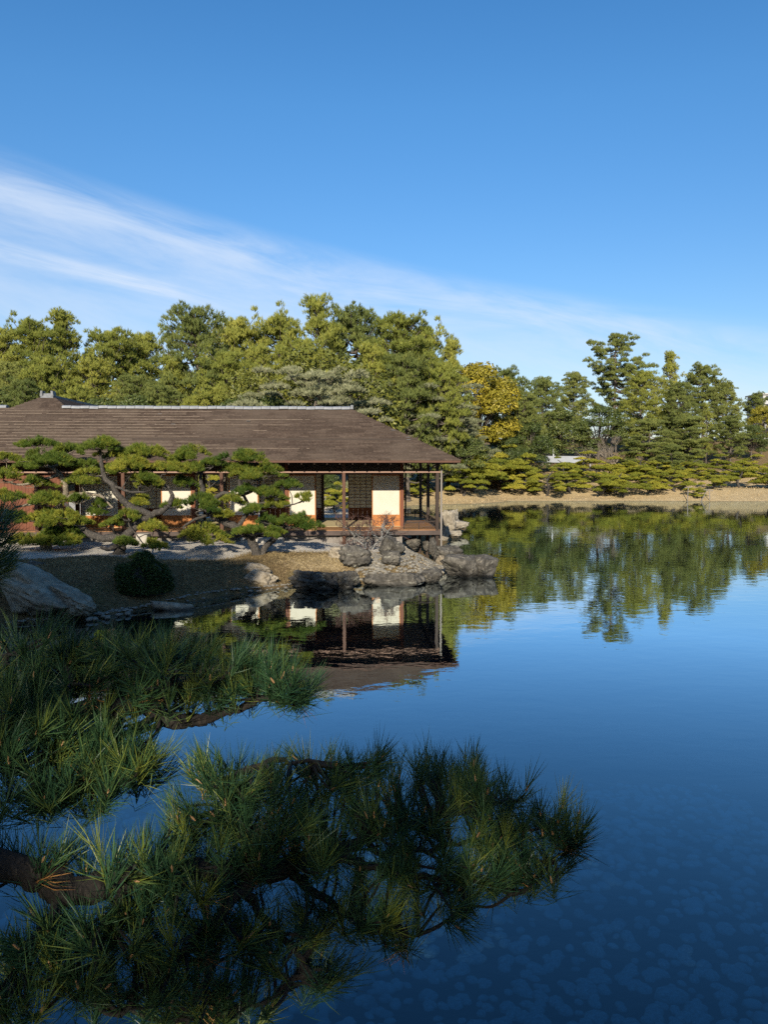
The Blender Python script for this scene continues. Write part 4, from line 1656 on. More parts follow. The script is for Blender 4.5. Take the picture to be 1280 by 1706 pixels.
def rock(label, px0, px1, py0, py1, zbase, m, seed, deep=.8, tilt=0.0, d=None, name='boulder', sharp=.75, rough=.16, sink=.28, cat='rock', group=None, slope=0.0):
    """boulder filling the photo box px0..px1, py0..py1 with its foot at height zbase"""
    if d is None:
        f = on((px0 + px1) / 2, py1, zbase)
        d = f.y
    w = (px1 - px0) / FPX * d
    zt_ = at((px0 + px1) / 2, py0, d).z
    zb_ = at((px0 + px1) / 2, py1, d).z
    h = zt_ - zb_
    me = rock_mesh(seed, 4, 9, min(.95, sharp + .08), rough)
    me.materials.append(m)
    V = np.zeros(len(me.vertices) * 3)
    me.vertices.foreach_get('co', V)
    V = V.reshape(-1, 3)
    V = V / np.abs(V).max(0)
    V[:, 2] = V[:, 2] * .5 + .5
    V[:, 2] *= 1 - slope * sst(-.6, 1.0, V[:, 0])
    # widen below so that it sits in the ground
    V = V * np.array([w / 2, w / 2 * deep, h * (1 + sink)]) - np.array([0, 0, h * sink])
    me.vertices.foreach_set('co', V.ravel())
    o = link_mesh(name, me)
    o.location = ((px0 + px1) / 2 / 1.0 * 0 + at((px0 + px1) / 2, py1, d).x, d + w / 2 * deep * .75, zb_)
    o.rotation_euler = (0, R(tilt), 0)
    return tag(o, label, cat, group)


rg, rd, rp = M['rock_grey'], M['rock_dark'], M['rock_pale']
rock('large smooth pale-grey boulder on the left shore mound', -50, 128, 926, 1012, .35, rg, 11, .8, 4, sharp=0.90, rough=.12, slope=.55)
rock('lower white-patched grey boulder leaning on the right end of the large left boulder', 66, 152, 960, 1018, .25, rg, 12, .8, 4, sharp=0.92, rough=.14, slope=.4)
rock('mossy upright stone behind the large left boulder', 38, 80, 930, 962, .5, rd, 13, .9, 0)
rock('upper flat pale rock of the pair below the right-hand island pine', 390, 452, 934, 958, .30, rg, 14, .7, 10, sharp=0.85)
rock('lower rock of the pair below the right-hand island pine', 398, 464, 950, 974, .12, rg, 15, .7, 6, sharp=0.85)
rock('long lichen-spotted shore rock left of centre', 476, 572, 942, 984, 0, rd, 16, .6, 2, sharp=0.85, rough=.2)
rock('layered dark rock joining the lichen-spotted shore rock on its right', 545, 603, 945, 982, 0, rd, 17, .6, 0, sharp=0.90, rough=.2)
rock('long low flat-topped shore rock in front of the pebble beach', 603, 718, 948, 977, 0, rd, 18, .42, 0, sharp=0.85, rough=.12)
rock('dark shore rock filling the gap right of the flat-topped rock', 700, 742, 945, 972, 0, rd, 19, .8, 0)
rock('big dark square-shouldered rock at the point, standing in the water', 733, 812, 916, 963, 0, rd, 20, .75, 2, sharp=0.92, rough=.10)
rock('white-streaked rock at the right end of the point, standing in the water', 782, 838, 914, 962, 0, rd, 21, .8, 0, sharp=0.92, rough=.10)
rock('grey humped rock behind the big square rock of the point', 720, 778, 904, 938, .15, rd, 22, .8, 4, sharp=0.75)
rock('small grey rock at the left foot of the humped rock on the point', 726, 746, 922, 942, .1, rg, 23, .9, 0)
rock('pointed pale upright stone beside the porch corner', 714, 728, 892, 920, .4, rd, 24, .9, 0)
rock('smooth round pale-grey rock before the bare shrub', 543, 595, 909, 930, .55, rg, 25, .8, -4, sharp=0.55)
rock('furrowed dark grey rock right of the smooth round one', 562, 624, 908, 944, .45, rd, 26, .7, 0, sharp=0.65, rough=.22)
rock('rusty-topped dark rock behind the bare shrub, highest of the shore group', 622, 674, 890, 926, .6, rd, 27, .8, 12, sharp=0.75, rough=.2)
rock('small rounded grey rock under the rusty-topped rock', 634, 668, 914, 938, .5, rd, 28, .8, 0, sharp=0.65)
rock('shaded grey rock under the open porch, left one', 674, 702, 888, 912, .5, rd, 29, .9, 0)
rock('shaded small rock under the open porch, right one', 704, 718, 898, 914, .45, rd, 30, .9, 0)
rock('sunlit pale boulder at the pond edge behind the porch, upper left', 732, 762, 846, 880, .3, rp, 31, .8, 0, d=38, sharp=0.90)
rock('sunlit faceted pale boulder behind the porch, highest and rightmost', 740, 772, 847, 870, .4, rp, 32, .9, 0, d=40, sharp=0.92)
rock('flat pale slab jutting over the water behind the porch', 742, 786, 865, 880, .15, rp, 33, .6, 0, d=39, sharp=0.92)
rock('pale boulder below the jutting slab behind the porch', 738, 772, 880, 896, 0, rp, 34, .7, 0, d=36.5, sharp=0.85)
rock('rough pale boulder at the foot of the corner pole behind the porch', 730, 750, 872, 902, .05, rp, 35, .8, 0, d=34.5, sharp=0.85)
rock('flat grey slab lying at the waterline below the mossy mound', 238, 322, 1003, 1017, 0, rg, 36, .35, 6, sharp=0.92, rough=.06, name='shore_slab', sink=.6)

# ------------------------------------------------------------------ small stones
def pebble_mesh(seed):
    r = np.random.default_rng(seed)
    bm = bmesh.new()
    bmesh.ops.create_cube(bm, size=2)
    bmesh.ops.subdivide_edges(bm, edges=bm.edges[:], cuts=1, use_grid_fill=True)
    for v in bm.verts:
        v.co = v.co.normalized()
        n_ = mnoise.noise(v.co * 1.3 + Vector(r.uniform(-40, 40, 3)))
        v.co *= 1 + .22 * n_
    bmesh.ops.triangulate(bm, faces=bm.faces[:])
    me = bpy.data.meshes.new('pebble')
    bm.to_mesh(me)
    bm.free()
    me.polygons.foreach_set('use_smooth', [True] * len(me.polygons))
    return me


peb = [pebble_mesh(i) for i in range(6)]
for p in peb:
    p.materials.append(M['pebble_white'])
LSTONE = 'small pale stone in the single row edging the water below the mossy mound'
edge = [(168, 1027), (176, 1029), (186, 1025), (193, 1024), (203, 1022), (210, 1021), (220, 1016), (313, 1001), (322, 999), (331, 997), (338, 996), (346, 993), (355, 992), (363, 991), (372, 989), (381, 987), (390, 986), (400, 985), (410, 985),
        (418, 984), (427, 984), (436, 983), (446, 982), (455, 981), (464, 980), (473, 979), (151, 1031), (158, 1030)]
edge.sort()
for i, (px, py) in enumerate(edge):
    p = on(px, py, .06)
    o = link_mesh('edge_stone', peb[i % 6])
    s = random.choice((.03, .04, .045, .06, .075))
    o.location = (p.x + random.uniform(-.06, .06), p.y + random.uniform(-.05, .10), .05)
    o.scale = (s * random.uniform(.9, 1.5), s, s * .75)
    o.rotation_euler = (0, 0, random.uniform(0, 6))
    tag(o, 'small pale stone, ' + ordn(i) + ', in the row edging the water below the mound', 'stone', 'pale edging stones along the mound')


def joined_stones(name, pts, scales, meshes, m, label, parent=None):
    Vs, Fs = [], []
    nv = 0
    base = []
    for q in meshes:
        V = np.zeros(len(q.vertices) * 3)
        q.vertices.foreach_get('co', V)
        F = np.zeros(len(q.polygons) * 3, dtype=np.int32)
        q.polygons.foreach_get('vertices', F)
        base.append((V.reshape(-1, 3), F.reshape(-1, 3)))
    for i in range(len(pts)):
        V, F = base[i % len(base)]
        a = rng.uniform(0, 6.28)
        ca, sa = math.cos(a), math.sin(a)
        W = V * scales[i]
        W = np.stack([W[:, 0] * ca - W[:, 1] * sa, W[:, 0] * sa + W[:, 1] * ca, W[:, 2]], 1) + pts[i]
        Vs.append(W)
        Fs.append(F + nv)
        nv += len(V)
    o = link_mesh(name, np_mesh(name, np.vstack(Vs), np.vstack(Fs), m, smooth=True), parent)
    return tag(o, label, None, None, 'stuff')


pts, scs = [], []
while len(pts) < 900:
    x, y = rng.uniform(-.9, 2.1), rng.uniform(22.9, 27.2)
    s = sdist(SHORE, np.array([x]), np.array([y]))[0]
    if s < .05 or (y > 25.6 and x < .5) or y > 27.0:
        continue
    pts.append(np.array([x, y, gz(x, y) + .01]))
    k = rng.uniform(.035, .085)
    scs.append(np.array([k * rng.uniform(1, 1.5), k, k * .65]))
joined_stones('pebble_beach', pts, scs, peb, M['pebble_white'], 'pale pebbles of the little beach between the shore rocks')

pts, scs = [], []
SHN = np.array(SHORE)
while len(pts) < 420:
    k = rng.integers(4, 10)
    t = rng.uniform()
    q = SHN[k] * (1 - t) + SHN[k + 1] * t + rng.normal(0, .07, 2) + np.array([0, .03])
    s = rng.uniform(.015, .05)
    pts.append(np.array([q[0], q[1], max(gz(*q), -.03) + .008]))
    scs.append(np.array([s * rng.uniform(1, 1.6), s, s * .6]))
joined_stones('shore_pebbles', pts, scs, peb, M['pebble_white'], 'small loose stones scattered along the water edge of the mound')

pts, scs = [], []
while len(pts) < 1100:
    x, y = rng.uniform(-10.5, -2.2), rng.uniform(18, 24)
    if sdist(SHORE, np.array([x]), np.array([y]))[0] < .15 or sdist(SAND, np.array([x]), np.array([y]))[0] > .1:
        continue
    s = rng.uniform(.008, .028)
    pts.append(np.array([x, y, gz(x, y) + .004]))
    scs.append(np.array([s * rng.uniform(1, 2.0), s, s * .5]))
joined_stones('mound_litter', pts, scs, peb, plain('litter', (.17, .125, .075), .9, .5, 2.5), 'small stones and bark litter scattered over the mossy mound')

# stones on the pond bed, near enough to make out
pb = [pebble_mesh(50 + i) for i in range(6)]
for p in pb:
    p.materials.append(M['pebble_bed'])
cand = []
while len(cand) < 3600:
    x, y = rng.uniform(-4.2, 5.2), rng.uniform(3.6, 11.5)
    k = rng.uniform(.03, .075) * (1.5 if rng.uniform() < .08 else 1)
    cand.append((x, y, k))
Z = ground_h(np.array([c[0] for c in cand]), np.array([c[1] for c in cand]))
sc_vis = [k / (y * y) if (x > .35 and 4.7 < y < 7.6 and abs(x) < .5 * y) else 0 for x, y, k in cand]
order = np.argsort(sc_vis)[::-1]
big = set(order[:300].tolist())
pts, scs = [], []
for i, (x, y, k) in enumerate(cand):
    sx, sz = rng.uniform(1, 1.6), rng.uniform(.45, .65)
    if i in big:
        o = link_mesh('pebble', pb[i % 6], ground)
        o.location = (x, y, Z[i] + k * .18)
        o.scale = (k * sx, k, k * sz)
        o.rotation_euler = (0, 0, rng.uniform(0, 6.28))
    else:
        pts.append(np.array([x, y, Z[i] + k * .18]))
        scs.append(np.array([k * sx, k, k * sz]))
joined_stones('pond_bed_pebbles', pts, scs, pb, M['pebble_bed'], 'dark rounded stones covering the pond bed', ground)

# ------------------------------------------------------------------ island pines (built limb by limb)
rng = np.random.default_rng(200)


def island_pine(label, D0, base, limbs, pads, m_needle, m_bark, nl=.115, K=20, dens=430, pale=None):
    """limbs: polylines of (px, py, depth offset, radius); pads: (px, py, half width px, half height px, depth offset)"""
    b = at(base[0], base[1], D0)
    root = thing('garden_pine', label, 'pine tree', (b.x, b.y, b.z))
    off = np.array(b)
    tb = Tubes()
    skel = []
    for L in limbs:
        P = np.array([at(px, py, D0 + dd) for px, py, dd, r in L])
        C = catmull(P, 6)
        C = C + np.stack([np.convolve(rng.normal(0, .018, len(C)), [.3, .4, .3], 'same') for _ in range(3)], 1)
        rr = np.interp(np.linspace(0, 1, len(C)), np.linspace(0, 1, len(L)), [l[3] for l in L])
        rr = rr * .86
        tb.add(C, rr, 9, .16)
        skel.append(np.concatenate([C, rr[:, None]], 1))
    S = np.vstack(skel)
    PP, DD, TI, SS, FC = [], [], [], [], []
    for px, py, hw, hh, dd in pads:
        d = D0 + dd
        c = np.array(at(px, py + hh * .5, d))
        w = hw / FPX * d * 1.10
        h = hh / FPX * d * 1.6
        # limb to the pad
        dist = np.linalg.norm(S[:, :3] - c, axis=1) + np.clip(S[:, 2] - c[2], 0, 9) * 1.2 + (S[:, 3] < .02) * .3
        s0 = S[np.argmin(dist)]
        a0 = s0[:3]
        L = np.linalg.norm(c - a0)
        if L > .12:
            md = (a0 + c) / 2 + rng.normal(0, .12, 3) * L
            md2 = a0 * .25 + c * .75 + rng.normal(0, .10, 3) * L - np.array([0, 0, .04])
            q = catmull([a0, md, md2, c], 5)
            r1 = min(s0[3] * .6, .035)
            rr = np.linspace(max(.016, r1), .012, len(q))
            tb.add(q, rr, 6, .15)
            S = np.vstack([S, np.concatenate([q, rr[:, None]], 1)])
        dep = w * rng.uniform(.75, 1.0)
        for k in range(7):
            a = rng.uniform(0, 6.283)
            e = c + np.array([math.cos(a) * w * .8, math.sin(a) * dep * .8, h * .35])
            m_ = (c + e) / 2 + rng.normal(0, .05, 3) * w + np.array([0, 0, -.02])
            tb.add(catmull([c, m_, e], 4), np.linspace(.012, .004, 9), 4, .1)
        m = int(dens * w * dep * 3.2) + 12
        r_ = np.sqrt(rng.uniform(0, 1, m))
        a = rng.uniform(0, 6.283, m)
        lob = 1 + .16 * np.sin(a * 3 + rng.uniform(0, 6)) + .10 * np.sin(a * 5 + rng.uniform(0, 6))
        hx, hy = r_ * np.cos(a) * lob, r_ * np.sin(a) * lob
        nsub = int(4 + 9 * w)
        sa, sr = rng.uniform(0, 6.283, nsub), np.sqrt(rng.uniform(.05, 1, nsub)) * .80
        scx, scy = np.cos(sa) * sr, np.sin(sa) * sr
        pick = rng.integers(0, nsub, m)
        srad = rng.uniform(.22, .42, nsub)[pick]
        hx = scx[pick] + hx * srad
        hy = scy[pick] + hy * srad
        r_ = np.minimum(1, np.hypot(hx, hy))
        szo = rng.uniform(-.15, .35, nsub)[pick]
        bumpy = .5 + .5 * np.sin(hx * 5 + rng.uniform(0, 6)) * np.sin(hy * 5 + rng.uniform(0, 6))
        hz = (1 - r_ ** 2) * (.25 + .60 * rng.uniform(0, 1, m)) + .10 * bumpy + szo
        PP.append(c + np.stack([hx * w, hy * dep, hz * h], 1))
        DD.append(np.stack([hx * .85, hy * .85, np.full(m, .85)], 1) + rng.normal(0, .22, (m, 3)))
        FC.append(unit(np.stack([hx, hy, np.full(m, .55)], 1)))
        TI.append(np.clip(rng.normal(rng.uniform(.2, .8), .15, m) + rng.uniform(-.2, .2, nsub)[pick], 0, 1))
        SS.append(np.full(m, nl))
    V, F, T = needles(np.vstack(PP), np.vstack(DD), np.concatenate(SS), K, 6, 58, .0110, stem=.05, tint=np.concatenate(TI), face=np.vstack(FC))
    link_mesh('trunk', tb.mesh('trunk', m_bark, off), root)
    link_mesh('crown', np_mesh('crown', V - off, F, m_needle, {'tint': T}), root)
    return root


def z1(L):            # pads read off the enlargement of the left part
    return [(x * .336, 640 + y * .336, hw * .336, hh * .336, dd) for x, y, hw, hh, dd in L]


def z2(L):            # pads read off the enlargement of the right part
    return [(400 + x * .3516, 660 + y * .3516, hw * .3516, hh * .3516, dd) for x, y, hw, hh, dd in L]


island_pine('left island pine with pale sunlit trunk foot, nearest the left edge', 25.2, (74, 932),
            [[(74, 940, 0, .24), (76, 905, 0, .20), (78, 880, .1, .16), (92, 852, .2, .14), (106, 830, .2, .13), (108, 808, .1, .10), (100, 790, .1, .08), (84, 778, 0, .06), (60, 768, 0, .04)],
             [(106, 830, .2, .09), (140, 822, .3, .07), (170, 828, .4, .05), (188, 846, .4, .035)],
             [(100, 790, .1, .07), (70, 800, -.2, .05), (35, 808, -.3, .04), (5, 800, -.3, .03)],
             [(92, 852, .2, .08), (60, 840, -.3, .06), (25, 845, -.5, .04)],
             [(84, 778, 0, .05), (118, 770, .2, .045), (140, 775, .3, .03)]],
            z1([(195, 298, 95, 30, .2), (335, 328, 75, 36, .3), (215, 388, 140, 48, -.2), (30, 372, 75, 24, -.2), (425, 402, 62, 26, .3), (180, 492, 95, 30, -.3), (35, 470, 75, 42, -.4), (400, 482, 90, 26, .1),
                (240, 575, 110, 40, -.4), (385, 578, 52, 30, -.1), (60, 560, 90, 34, -.6), (240, 672, 125, 50, -.6), (60, 660, 90, 40, -.7), (150, 782, 105, 32, -.5), (320, 735, 110, 46, -.2), (500, 600, 50, 28, .5),
                (470, 640, 48, 24, .5), (300, 780, 130, 34, -.4)]), M['needle_island'], M['bark_pale'], dens=430)

island_pine('double-limbed dark island pine behind the clipped shrub', 23.6, (197, 935),
            [[(197, 948, 0, .26), (198, 922, 0, .22), (200, 906, 0, .20), (192, 897, 0, .15), (165, 896, 0, .13), (145, 886, .1, .12), (130, 868, .2, .11), (118, 850, .2, .09), (108, 838, .2, .05)],
             [(200, 906, 0, .18), (216, 886, 0, .16), (236, 866, .1, .14), (248, 860, .1, .13), (232, 850, 0, .125), (212, 840, 0, .12), (196, 825, -.1, .11), (186, 808, -.1, .10), (174, 795, 0, .09), (170, 775, 0, .07), (166, 750, 0, .04)],
             [(248, 860, .1, .12), (268, 852, .2, .11), (282, 838, .3, .09), (286, 822, .3, .07), (276, 810, .2, .05), (262, 800, .2, .035)],
             [(200, 906, -.1, .10), (180, 915, -.3, .07), (168, 912, -.4, .05)],
             [(186, 808, -.1, .05), (212, 818, -.2, .045), (240, 820, -.2, .03)],
             [(212, 840, 0, .045), (214, 862, -.25, .035), (218, 880, -.3, .03), (238, 905, -.3, .02)]],
            z1([(490, 305, 112, 38, 0), (545, 352, 75, 34, .2), (640, 402, 105, 42, -.2), (710, 345, 105, 40, .3), (690, 470, 92, 30, -.1), (745, 505, 72, 40, 0), (640, 662, 62, 32, -.4), (760, 712, 72, 36, -.3), (600, 792, 75, 26, -.5),
                (770, 798, 68, 30, -.4), (690, 890, 100, 36, -.7), (500, 912, 115, 30, -.8), (560, 430, 70, 24, .2), (440, 440, 60, 20, 0), (830, 412, 80, 34, .4), (860, 600, 50, 26, .3), (400, 690, 62, 26, -.2), (560, 690, 55, 24, -.3),
                (690, 585, 62, 28, .2), (330, 655, 60, 28, -.2)]), M['needle_island'], M['bark_garden'], dens=430)

island_pine('right-hand island pine with forked trunk leaning over dry grass', 24.6, (428, 925),
            [[(430, 936, 0, .20), (424, 912, 0, .17), (414, 894, 0, .16), (395, 880, 0, .15), (372, 868, .1, .14), (352, 856, .1, .13), (340, 838, .2, .11), (338, 815, .2, .10), (334, 798, .2, .07), (336, 780, .2, .05)],
             [(432, 934, .05, .13), (442, 912, .15, .12), (460, 894, .25, .11), (478, 880, .3, .08), (500, 876, .3, .04)],
             [(372, 868, .1, .10), (356, 845, .15, .09), (358, 830, .2, .085), (375, 822, .2, .08), (398, 826, .3, .07), (420, 818, .3, .06), (440, 808, .3, .045)],
             [(395, 880, 0, .09), (408, 862, .2, .08), (414, 845, .3, .07), (404, 820, .4, .06), (398, 795, .4, .05), (396, 775, .4, .035)],
             [(414, 845, .3, .05), (440, 838, .1, .045), (470, 842, 0, .035), (490, 840, 0, .025), (505, 835, 0, .02)],
             [(352, 856, .1, .07), (320, 868, -.2, .05), (305, 880, -.3, .035)]],
            z1([(950, 350, 88, 42, .2), (970, 424, 85, 32, 0), (1060, 392, 62, 30, .1), (1170, 365, 105, 36, .3), (1150, 422, 62, 28, .3), (920, 492, 68, 36, 0), (990, 600, 92, 46, -.4), (1010, 760, 112, 50, -.5), (1100, 650, 55, 26, -.2), (860, 380, 60, 26, .3)]) +
            z2([(60, 300, 85, 40, .3), (70, 378, 112, 42, .1), (150, 345, 44, 22, .3), (228, 424, 62, 22, .2), (130, 466, 76, 32, 0), (25, 445, 60, 24, 0), (168, 516, 64, 24, .2), (70, 540, 66, 26, -.2), (135, 592, 55, 26, -.1),
                (300, 612, 92, 50, -.1), (215, 600, 60, 30, .1), (85, 645, 118, 26, -.4), (308, 482, 44, 26, -.1), (-40, 500, 60, 26, -.2), (20, 350, 60, 30, .4)]), M['needle_island'], M['bark_garden'], dens=430)

# dry grass and litter on the mound and the tan patch
pts = []
while len(pts) < 30000:
    n = 6000
    X = rng.uniform(-13, 2.2, n)
    Y = rng.uniform(17, 26, n)
    s = sdist(SHORE, X, Y)
    sd = sdist(SAND, X, Y)
    ok = (s > .10) & (sd < .15) & (X > -13)
    Zs = ground_h(X, Y)
    pts += [(x, y, z) for x, y, z, o in zip(X, Y, Zs, ok) if o]
pts = np.array(pts[:30000])
dl = rng.normal(0, .7, (len(pts), 3)) + np.array([0, 0, .7])
ti = np.clip(rng.normal(.40, .34, len(pts)) + .35 * np.exp(-((pts[:, 0] + 1.9) / 1.6) ** 2 - ((pts[:, 1] - 24.0) / 1.0) ** 2) - .22 * (pts[:, 0] < -3.8) + .30 * wob(pts[:, 0], pts[:, 1], 1.4, 9) + .2 * wob(pts[:, 0], pts[:, 1], 4.0, 12), 0, 1)
V, F, T = needles(pts, dl, .07, 3, 5, 60, .011, tint=ti)
tag(link_mesh('dry_grass', np_mesh('dry_grass', V, F, M['dry_grass'], {'tint': T})), 'short dry grass and fallen needles on the mound', None, None, 'stuff')
# tufts on the far bank
n = 4500
X = rng.uniform(3, 62, n)
Y = rng.uniform(64, 82, n)
s = sdist(SHORE, X, Y)
ok = (s > .05) & (s < 9)
pf = np.stack([X, Y, ground_h(X, Y)], 1)[ok]
V, F, T = needles(pf, rng.normal(0, .5, pf.shape) + np.array([0, 0, 1]), .16, 4, 5, 50, .04, tint=np.clip(rng.normal(.62, .2, len(pf)), 0, 1))
tag(link_mesh('bank_grass', np_mesh('bank_grass', V, F, M['bank_straw'], {'tint': T})), 'tan winter grass on the far bank', None, None, 'stuff')

# ------------------------------------------------------------------ foreground pine
rng = np.random.default_rng(210)
near = thing('foreground_pine', 'black pine in the shaded foreground reaching over the pond from the left', 'pine tree', (-2.6, .9, gz(-2.6, .9)))
noff = np.array(near.location)
tb = Tubes()
TR = np.array([-2.6, .9, gz(-2.6, .9) - .2])
tb.add(catmull([TR, TR + [.15, .05, 1.0], TR + [-.05, .1, 2.0], TR + [.2, .25, 3.0], TR + [.1, .3, 4.4], TR + [.3, .2, 5.6]], 6), np.linspace(.21, .07, 31), 12, .08)
skel = []


def limb(L, k=12, rough=.05):
    P = np.array([at(px, py, d) if not isinstance(px, tuple) else px for px, py, d, r in L])
    C = catmull(P, 12)
    C = C + np.stack([np.convolve(rng.normal(0, .010, len(C)), np.ones(5) / 5, 'same') for _ in range(3)], 1)
    rr = np.interp(np.linspace(0, 1, len(C)), np.linspace(0, 1, len(L)), [l[3] for l in L]) * .58
    rr = rr * (1 + .16 * np.convolve(rng.normal(0, 1, len(rr)), np.ones(4) / 4, 'same'))
    tb.add(C, rr, k, rough)
    skel.append(np.concatenate([C, rr[:, None]], 1))


T1 = tuple(TR + [.0, .08, 1.35])
T2 = tuple(TR + [.0, .12, 1.95])
T3 = tuple(TR + [.1, .2, 2.6])
limb([(T1, 0, 0, .085), (-260, 1395, 1.35, .062), (0, 1440, 1.40, .050), (110, 1480, 1.42, .046), (210, 1462, 1.46, .042), (320, 1450, 1.52, .038), (430, 1452, 1.58, .034), (520, 1430, 1.66, .029), (600, 1405, 1.74, .024)])
limb([(600, 1405, 1.74, .022), (690, 1372, 1.82, .016), (770, 1352, 1.88, .012), (850, 1330, 1.92, .008)], 7)
limb([(520, 1430, 1.66, .022), (620, 1440, 1.68, .018), (730, 1465, 1.70, .014), (800, 1462, 1.72, .011), (860, 1490, 1.72, .009), (900, 1455, 1.74, .007), (960, 1400, 1.78, .004)], 7)
limb([(640, 1425, 1.72, .014), (730, 1410, 1.78, .011), (820, 1395, 1.82, .008), (910, 1372, 1.84, .005)], 7)
limb([(430, 1452, 1.58, .026), (380, 1500, 1.50, .022), (330, 1560, 1.44, .018), (290, 1600, 1.40, .014), (240, 1640, 1.36, .010), (200, 1690, 1.34, .007)], 7)
limb([(400, 1480, 1.53, .02), (450, 1540, 1.55, .015), (500, 1600, 1.56, .011), (470, 1650, 1.52, .008), (400, 1680, 1.48, .006)], 7)
limb([(480, 1445, 1.62, .018), (560, 1510, 1.62, .014), (630, 1550, 1.63, .010), (700, 1560, 1.64, .006)], 7)
limb([(430, 1452, 1.58, .026), (410, 1400, 1.62, .022), (380, 1330, 1.68, .018), (400, 1290, 1.72, .014), (450, 1270, 1.76, .010), (520, 1270, 1.84, .007)], 8)
limb([(T2, 0, 0, .085), (-240, 1235, 1.5, .060), (-40, 1215, 1.62, .048), (110, 1190, 1.74, .042), (230, 1175, 1.84, .038), (290, 1200, 1.88, .034), (340, 1195, 1.90, .026), (410, 1175, 1.92, .016), (470, 1165, 1.94, .010), (505, 1158, 1.95, .005)])
limb([(230, 1175, 1.84, .024), (280, 1140, 1.88, .018), (320, 1130, 1.94, .012), (380, 1135, 1.98, .007)], 7)
limb([(110, 1190, 1.74, .028), (110, 1140, 1.82, .020), (120, 1100, 1.9, .014), (200, 1090, 2.0, .009), (280, 1090, 2.05, .006)], 7)
limb([(-40, 1215, 1.62, .03), (30, 1280, 1.60, .022), (110, 1320, 1.60, .014), (190, 1300, 1.66, .008)], 7)
limb([(T3, 0, 0, .06), (-300, 1010, 1.9, .045), (-120, 960, 2.1, .03), (-60, 900, 2.25, .018), (-10, 880, 2.35, .009)], 7)
limb([(-40, 1215, 1.62, .026), (-20, 1130, 1.75, .018), (20, 1090, 1.85, .010)], 7)
limb([(110, 1480, 1.42, .022), (80, 1540, 1.38, .014), (50, 1600, 1.35, .008), (30, 1660, 1.33, .005)], 7)
limb([(210, 1462, 1.46, .022), (180, 1530, 1.40, .014), (130, 1590, 1.37, .009), (110, 1650, 1.35, .005)], 7)
limb([(0, 1440, 1.40, .022), (-40, 1510, 1.36, .014), (-20, 1580, 1.34, .008), (10, 1690, 1.32, .005)], 7)
limb([(330, 1560, 1.44, .016), (340, 1620, 1.42, .010), (320, 1690, 1.40, .006)], 7)
SK = np.vstack(skel)

# foliage masses: (px, py, half width, half height, depth, shoots)
mass = [(60, 1075, 75, 40, 1.95, 40), (130, 1095, 70, 40, 1.95, 40), (215, 1085, 75, 38, 2.02, 44), (300, 1090, 60, 36, 2.05, 36), (370, 1110, 55, 36, 2.02, 34), (440, 1125, 50, 36, 1.98, 34), (485, 1130, 34, 34, 1.96, 26), (20, 1140, 70, 45, 1.78, 34), (120, 1150, 80, 40, 1.85, 38),
        (210, 1140, 60, 34, 1.92, 30), (330, 1150, 70, 26, 1.95, 26), (20, 1235, 80, 50, 1.66, 36), (110, 1255, 75, 50, 1.66, 40), (190, 1255, 60, 45, 1.70, 34), (40, 1185, 80, 35, 1.70, 30), (140, 1205, 70, 35, 1.74, 30), (220, 1228, 50, 36, 1.76, 26), (240, 1270, 40, 30, 1.70, 18), (50, 1320, 75, 40, 1.58, 30), (130, 1320, 60, 35, 1.60, 24),
        (-10, 880, 32, 55, 2.35, 26), (-20, 930, 30, 40, 2.3, 16),
        (385, 1290, 65, 40, 1.74, 34), (330, 1370, 50, 60, 1.62, 30), (430, 1350, 80, 55, 1.68, 44), (520, 1290, 75, 50, 1.82, 40), (600, 1275, 70, 44, 1.86, 38), (680, 1278, 70, 42, 1.90, 38), (755, 1285, 60, 42, 1.92, 32), (820, 1310, 55, 40, 1.93, 28),
        (560, 1370, 75, 50, 1.74, 36), (660, 1360, 70, 45, 1.82, 32), (760, 1365, 70, 40, 1.86, 30), (840, 1375, 55, 40, 1.85, 26), (930, 1370, 42, 48, 1.80, 30), (900, 1430, 45, 40, 1.76, 26), (820, 1440, 60, 36, 1.74, 26), (720, 1440, 60, 36, 1.72, 24),
        (620, 1440, 60, 36, 1.70, 24), (500, 1420, 70, 50, 1.62, 32), (400, 1440, 60, 40, 1.56, 26), (300, 1470, 70, 40, 1.48, 24), (240, 1500, 60, 50, 1.44, 20),
        (560, 1520, 70, 36, 1.62, 26), (650, 1535, 60, 34, 1.64, 24), (740, 1500, 50, 30, 1.70, 16), (460, 1560, 70, 45, 1.54, 26), (360, 1560, 60, 40, 1.46, 22), (280, 1590, 60, 40, 1.40, 20), (520, 1610, 60, 35, 1.55, 18),
        (400, 1650, 70, 36, 1.48, 20), (240, 1650, 60, 36, 1.37, 16), (110, 1530, 70, 40, 1.39, 20), (60, 1425, 70, 26, 1.41, 12), (170, 1440, 60, 26, 1.44, 14), (260, 1430, 50, 30, 1.49, 14), (50, 1590, 70, 50, 1.35, 26), (140, 1630, 60, 40, 1.36, 22), (330, 1680, 60, 30, 1.41, 18), (20, 1670, 60, 35, 1.33, 18), (190, 1560, 60, 40, 1.40, 18)]
PP, DD, LL, TI = [], [], [], []
dead_p, dead_d = [], []
buds = Tubes()
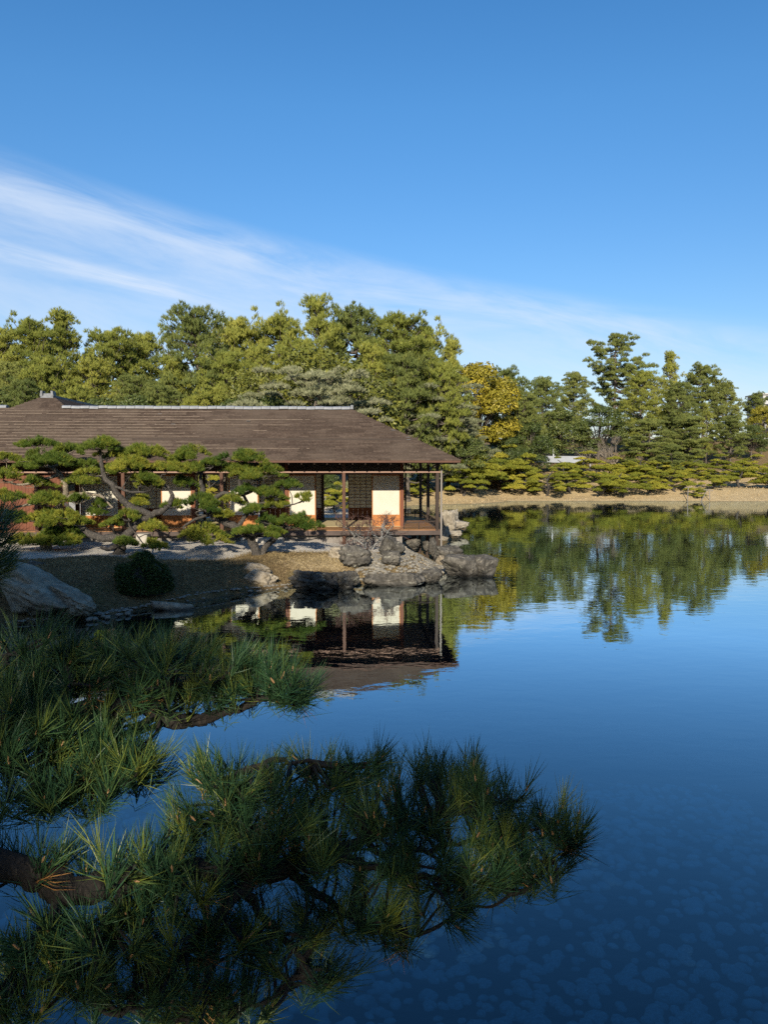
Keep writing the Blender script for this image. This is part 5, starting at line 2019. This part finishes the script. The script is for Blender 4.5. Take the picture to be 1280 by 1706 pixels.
for px, py, hw, hh, d, ns in mass:
    for i in range(int(ns * .98)):
        a = rng.uniform(0, 6.283)
        r_ = math.sqrt(rng.uniform(0, 1))
        ox, oz = math.cos(a) * r_, math.sin(a) * r_
        dd = rng.normal(0, .10)
        p = np.array(at(px + ox * hw, py + 18 + (-oz) * hh * .8, d + dd))
        dq = np.abs(SK[:, :3] - p) * np.array([1, .6, 1.7])
        q = SK[np.argmin(np.linalg.norm(dq, axis=1) + 1.0 * np.clip(SK[:, 2] - p[2] - .03, 0, 9))]
        a0 = q[:3]
        L = np.linalg.norm(p - a0)
        if L > .18 or (abs(p[2] - a0[2]) > .085 and abs(p[0] - a0[0]) < .06):
            continue
        md = (a0 + p) / 2 + rng.normal(0, .05, 3) * L - np.array([0, 0, .03 * L])
        C = catmull([a0, md, p], 4)
        tb.add(C, np.linspace(min(.0065, .003 + .012 * L), .0026, len(C)), 5, .12)
        g = unit(p - md)
        ax = unit(g * .55 + np.array([ox * .45, rng.normal(0, .25), .75 + .25 * oz]) + rng.normal(0, .18, 3))
        PP.append(p + ax * .012)
        DD.append(ax)
        LL.append(rng.uniform(.066, .102))
        TI.append(np.clip(rng.normal(.50, .22), 0, 1))
        if rng.uniform() < .35:
            buds.add([p + ax * .010, p + ax * .020, p + ax * .030], [.0025, .0028, .0008], 5)
        if rng.uniform() < .035:
            dead_p.append(p - ax * .03)
            dead_d.append(unit(ax + rng.normal(0, .8, 3)))
PP, DD = np.array(PP), np.array(DD)
V, F, T = needles(PP, DD, np.array(LL), 34, 4, 36, .0016, stem=.055, seg=2, bend=.035, jit=(.72, 1.08), tint=np.array(TI))
V2, F2, T2_ = needles(PP - DD * .02, DD + rng.normal(0, .15, DD.shape), np.array(LL) * .95, 18, 28, 74, .0015, stem=.05, seg=2, bend=.05, jit=(.6, 1.08), tint=np.clip(np.array(TI) - .1, 0, 1))
F = np.vstack([F, F2 + len(V)])
V = np.vstack([V, V2])
T = np.concatenate([T, T2_])
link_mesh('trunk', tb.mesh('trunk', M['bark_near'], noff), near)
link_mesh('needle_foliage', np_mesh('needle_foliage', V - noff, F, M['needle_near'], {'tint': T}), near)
link_mesh('buds', buds.mesh('buds', M['bud'], noff), near)['kind'] = 'stuff'
V, F, T = needles(np.array(dead_p), np.array(dead_d), .07, 14, 8, 60, .0017, stem=.02, seg=2, bend=.2)
link_mesh('withered_needles', np_mesh('withered_needles', V - noff, F, M['needle_dead'], {'tint': T}), near)

# a small leaf afloat
p = on(237, 1392, .004)
b = MB()
b.add([(-.03, 0, 0), (-.01, -.014, .004), (.022, -.010, .003), (.035, .004, .006), (.01, .014, .002), (-.012, .010, .005)], [(0, 1, 2, 3, 4, 5)])
o = b.build('floating_leaf', M['leaf_float'])
o.location = (p.x, p.y, .005)
o.modifiers.new('thick', 'SOLIDIFY').thickness = .002
tag(o, 'small pale leaf afloat on the water among the foreground boughs', 'leaf')

# ------------------------------------------------------------------ trees on the near bank behind the viewer, whose shade lies over the foreground
rng = np.random.default_rng(220)
shade = [('fa', -21, -10, 14.2), ('fc', -17.5, -12, 15.0), ('fb', -14, -9.5, 14.0), ('fa', -10.6, -11.5, 14.8), ('fe', -7.6, -10, 13.6), ('fc', -3.55, -10.5, 13.3), ('fa', 1.40, -10.5, 13.3), ('fa', 4.9, -12, 13.6), ('fe', 7.7, -11, 12.6)]
shade.sort(key=lambda q: q[1])
for i, (k, x, y, H_) in enumerate(shade):
    tr, cr, H0, Rc = PR[k]
    z0 = gz(x, y) - .1
    s = H_ / H0
    t = thing('bank_pine', 'tall pine' + ' on the near bank behind the viewer, ' + ordn(i), 'tree', (x, y, z0), {-3.55: 0.0, 1.40: 3.15}.get(x, 2.0 + 1.7 * i), 'pines on the near bank', (s * (.72 if -5 < x < 2 else .95),) * 2 + (s,))
    link_mesh('trunk', tr, t)
    link_mesh('crown', cr, t)
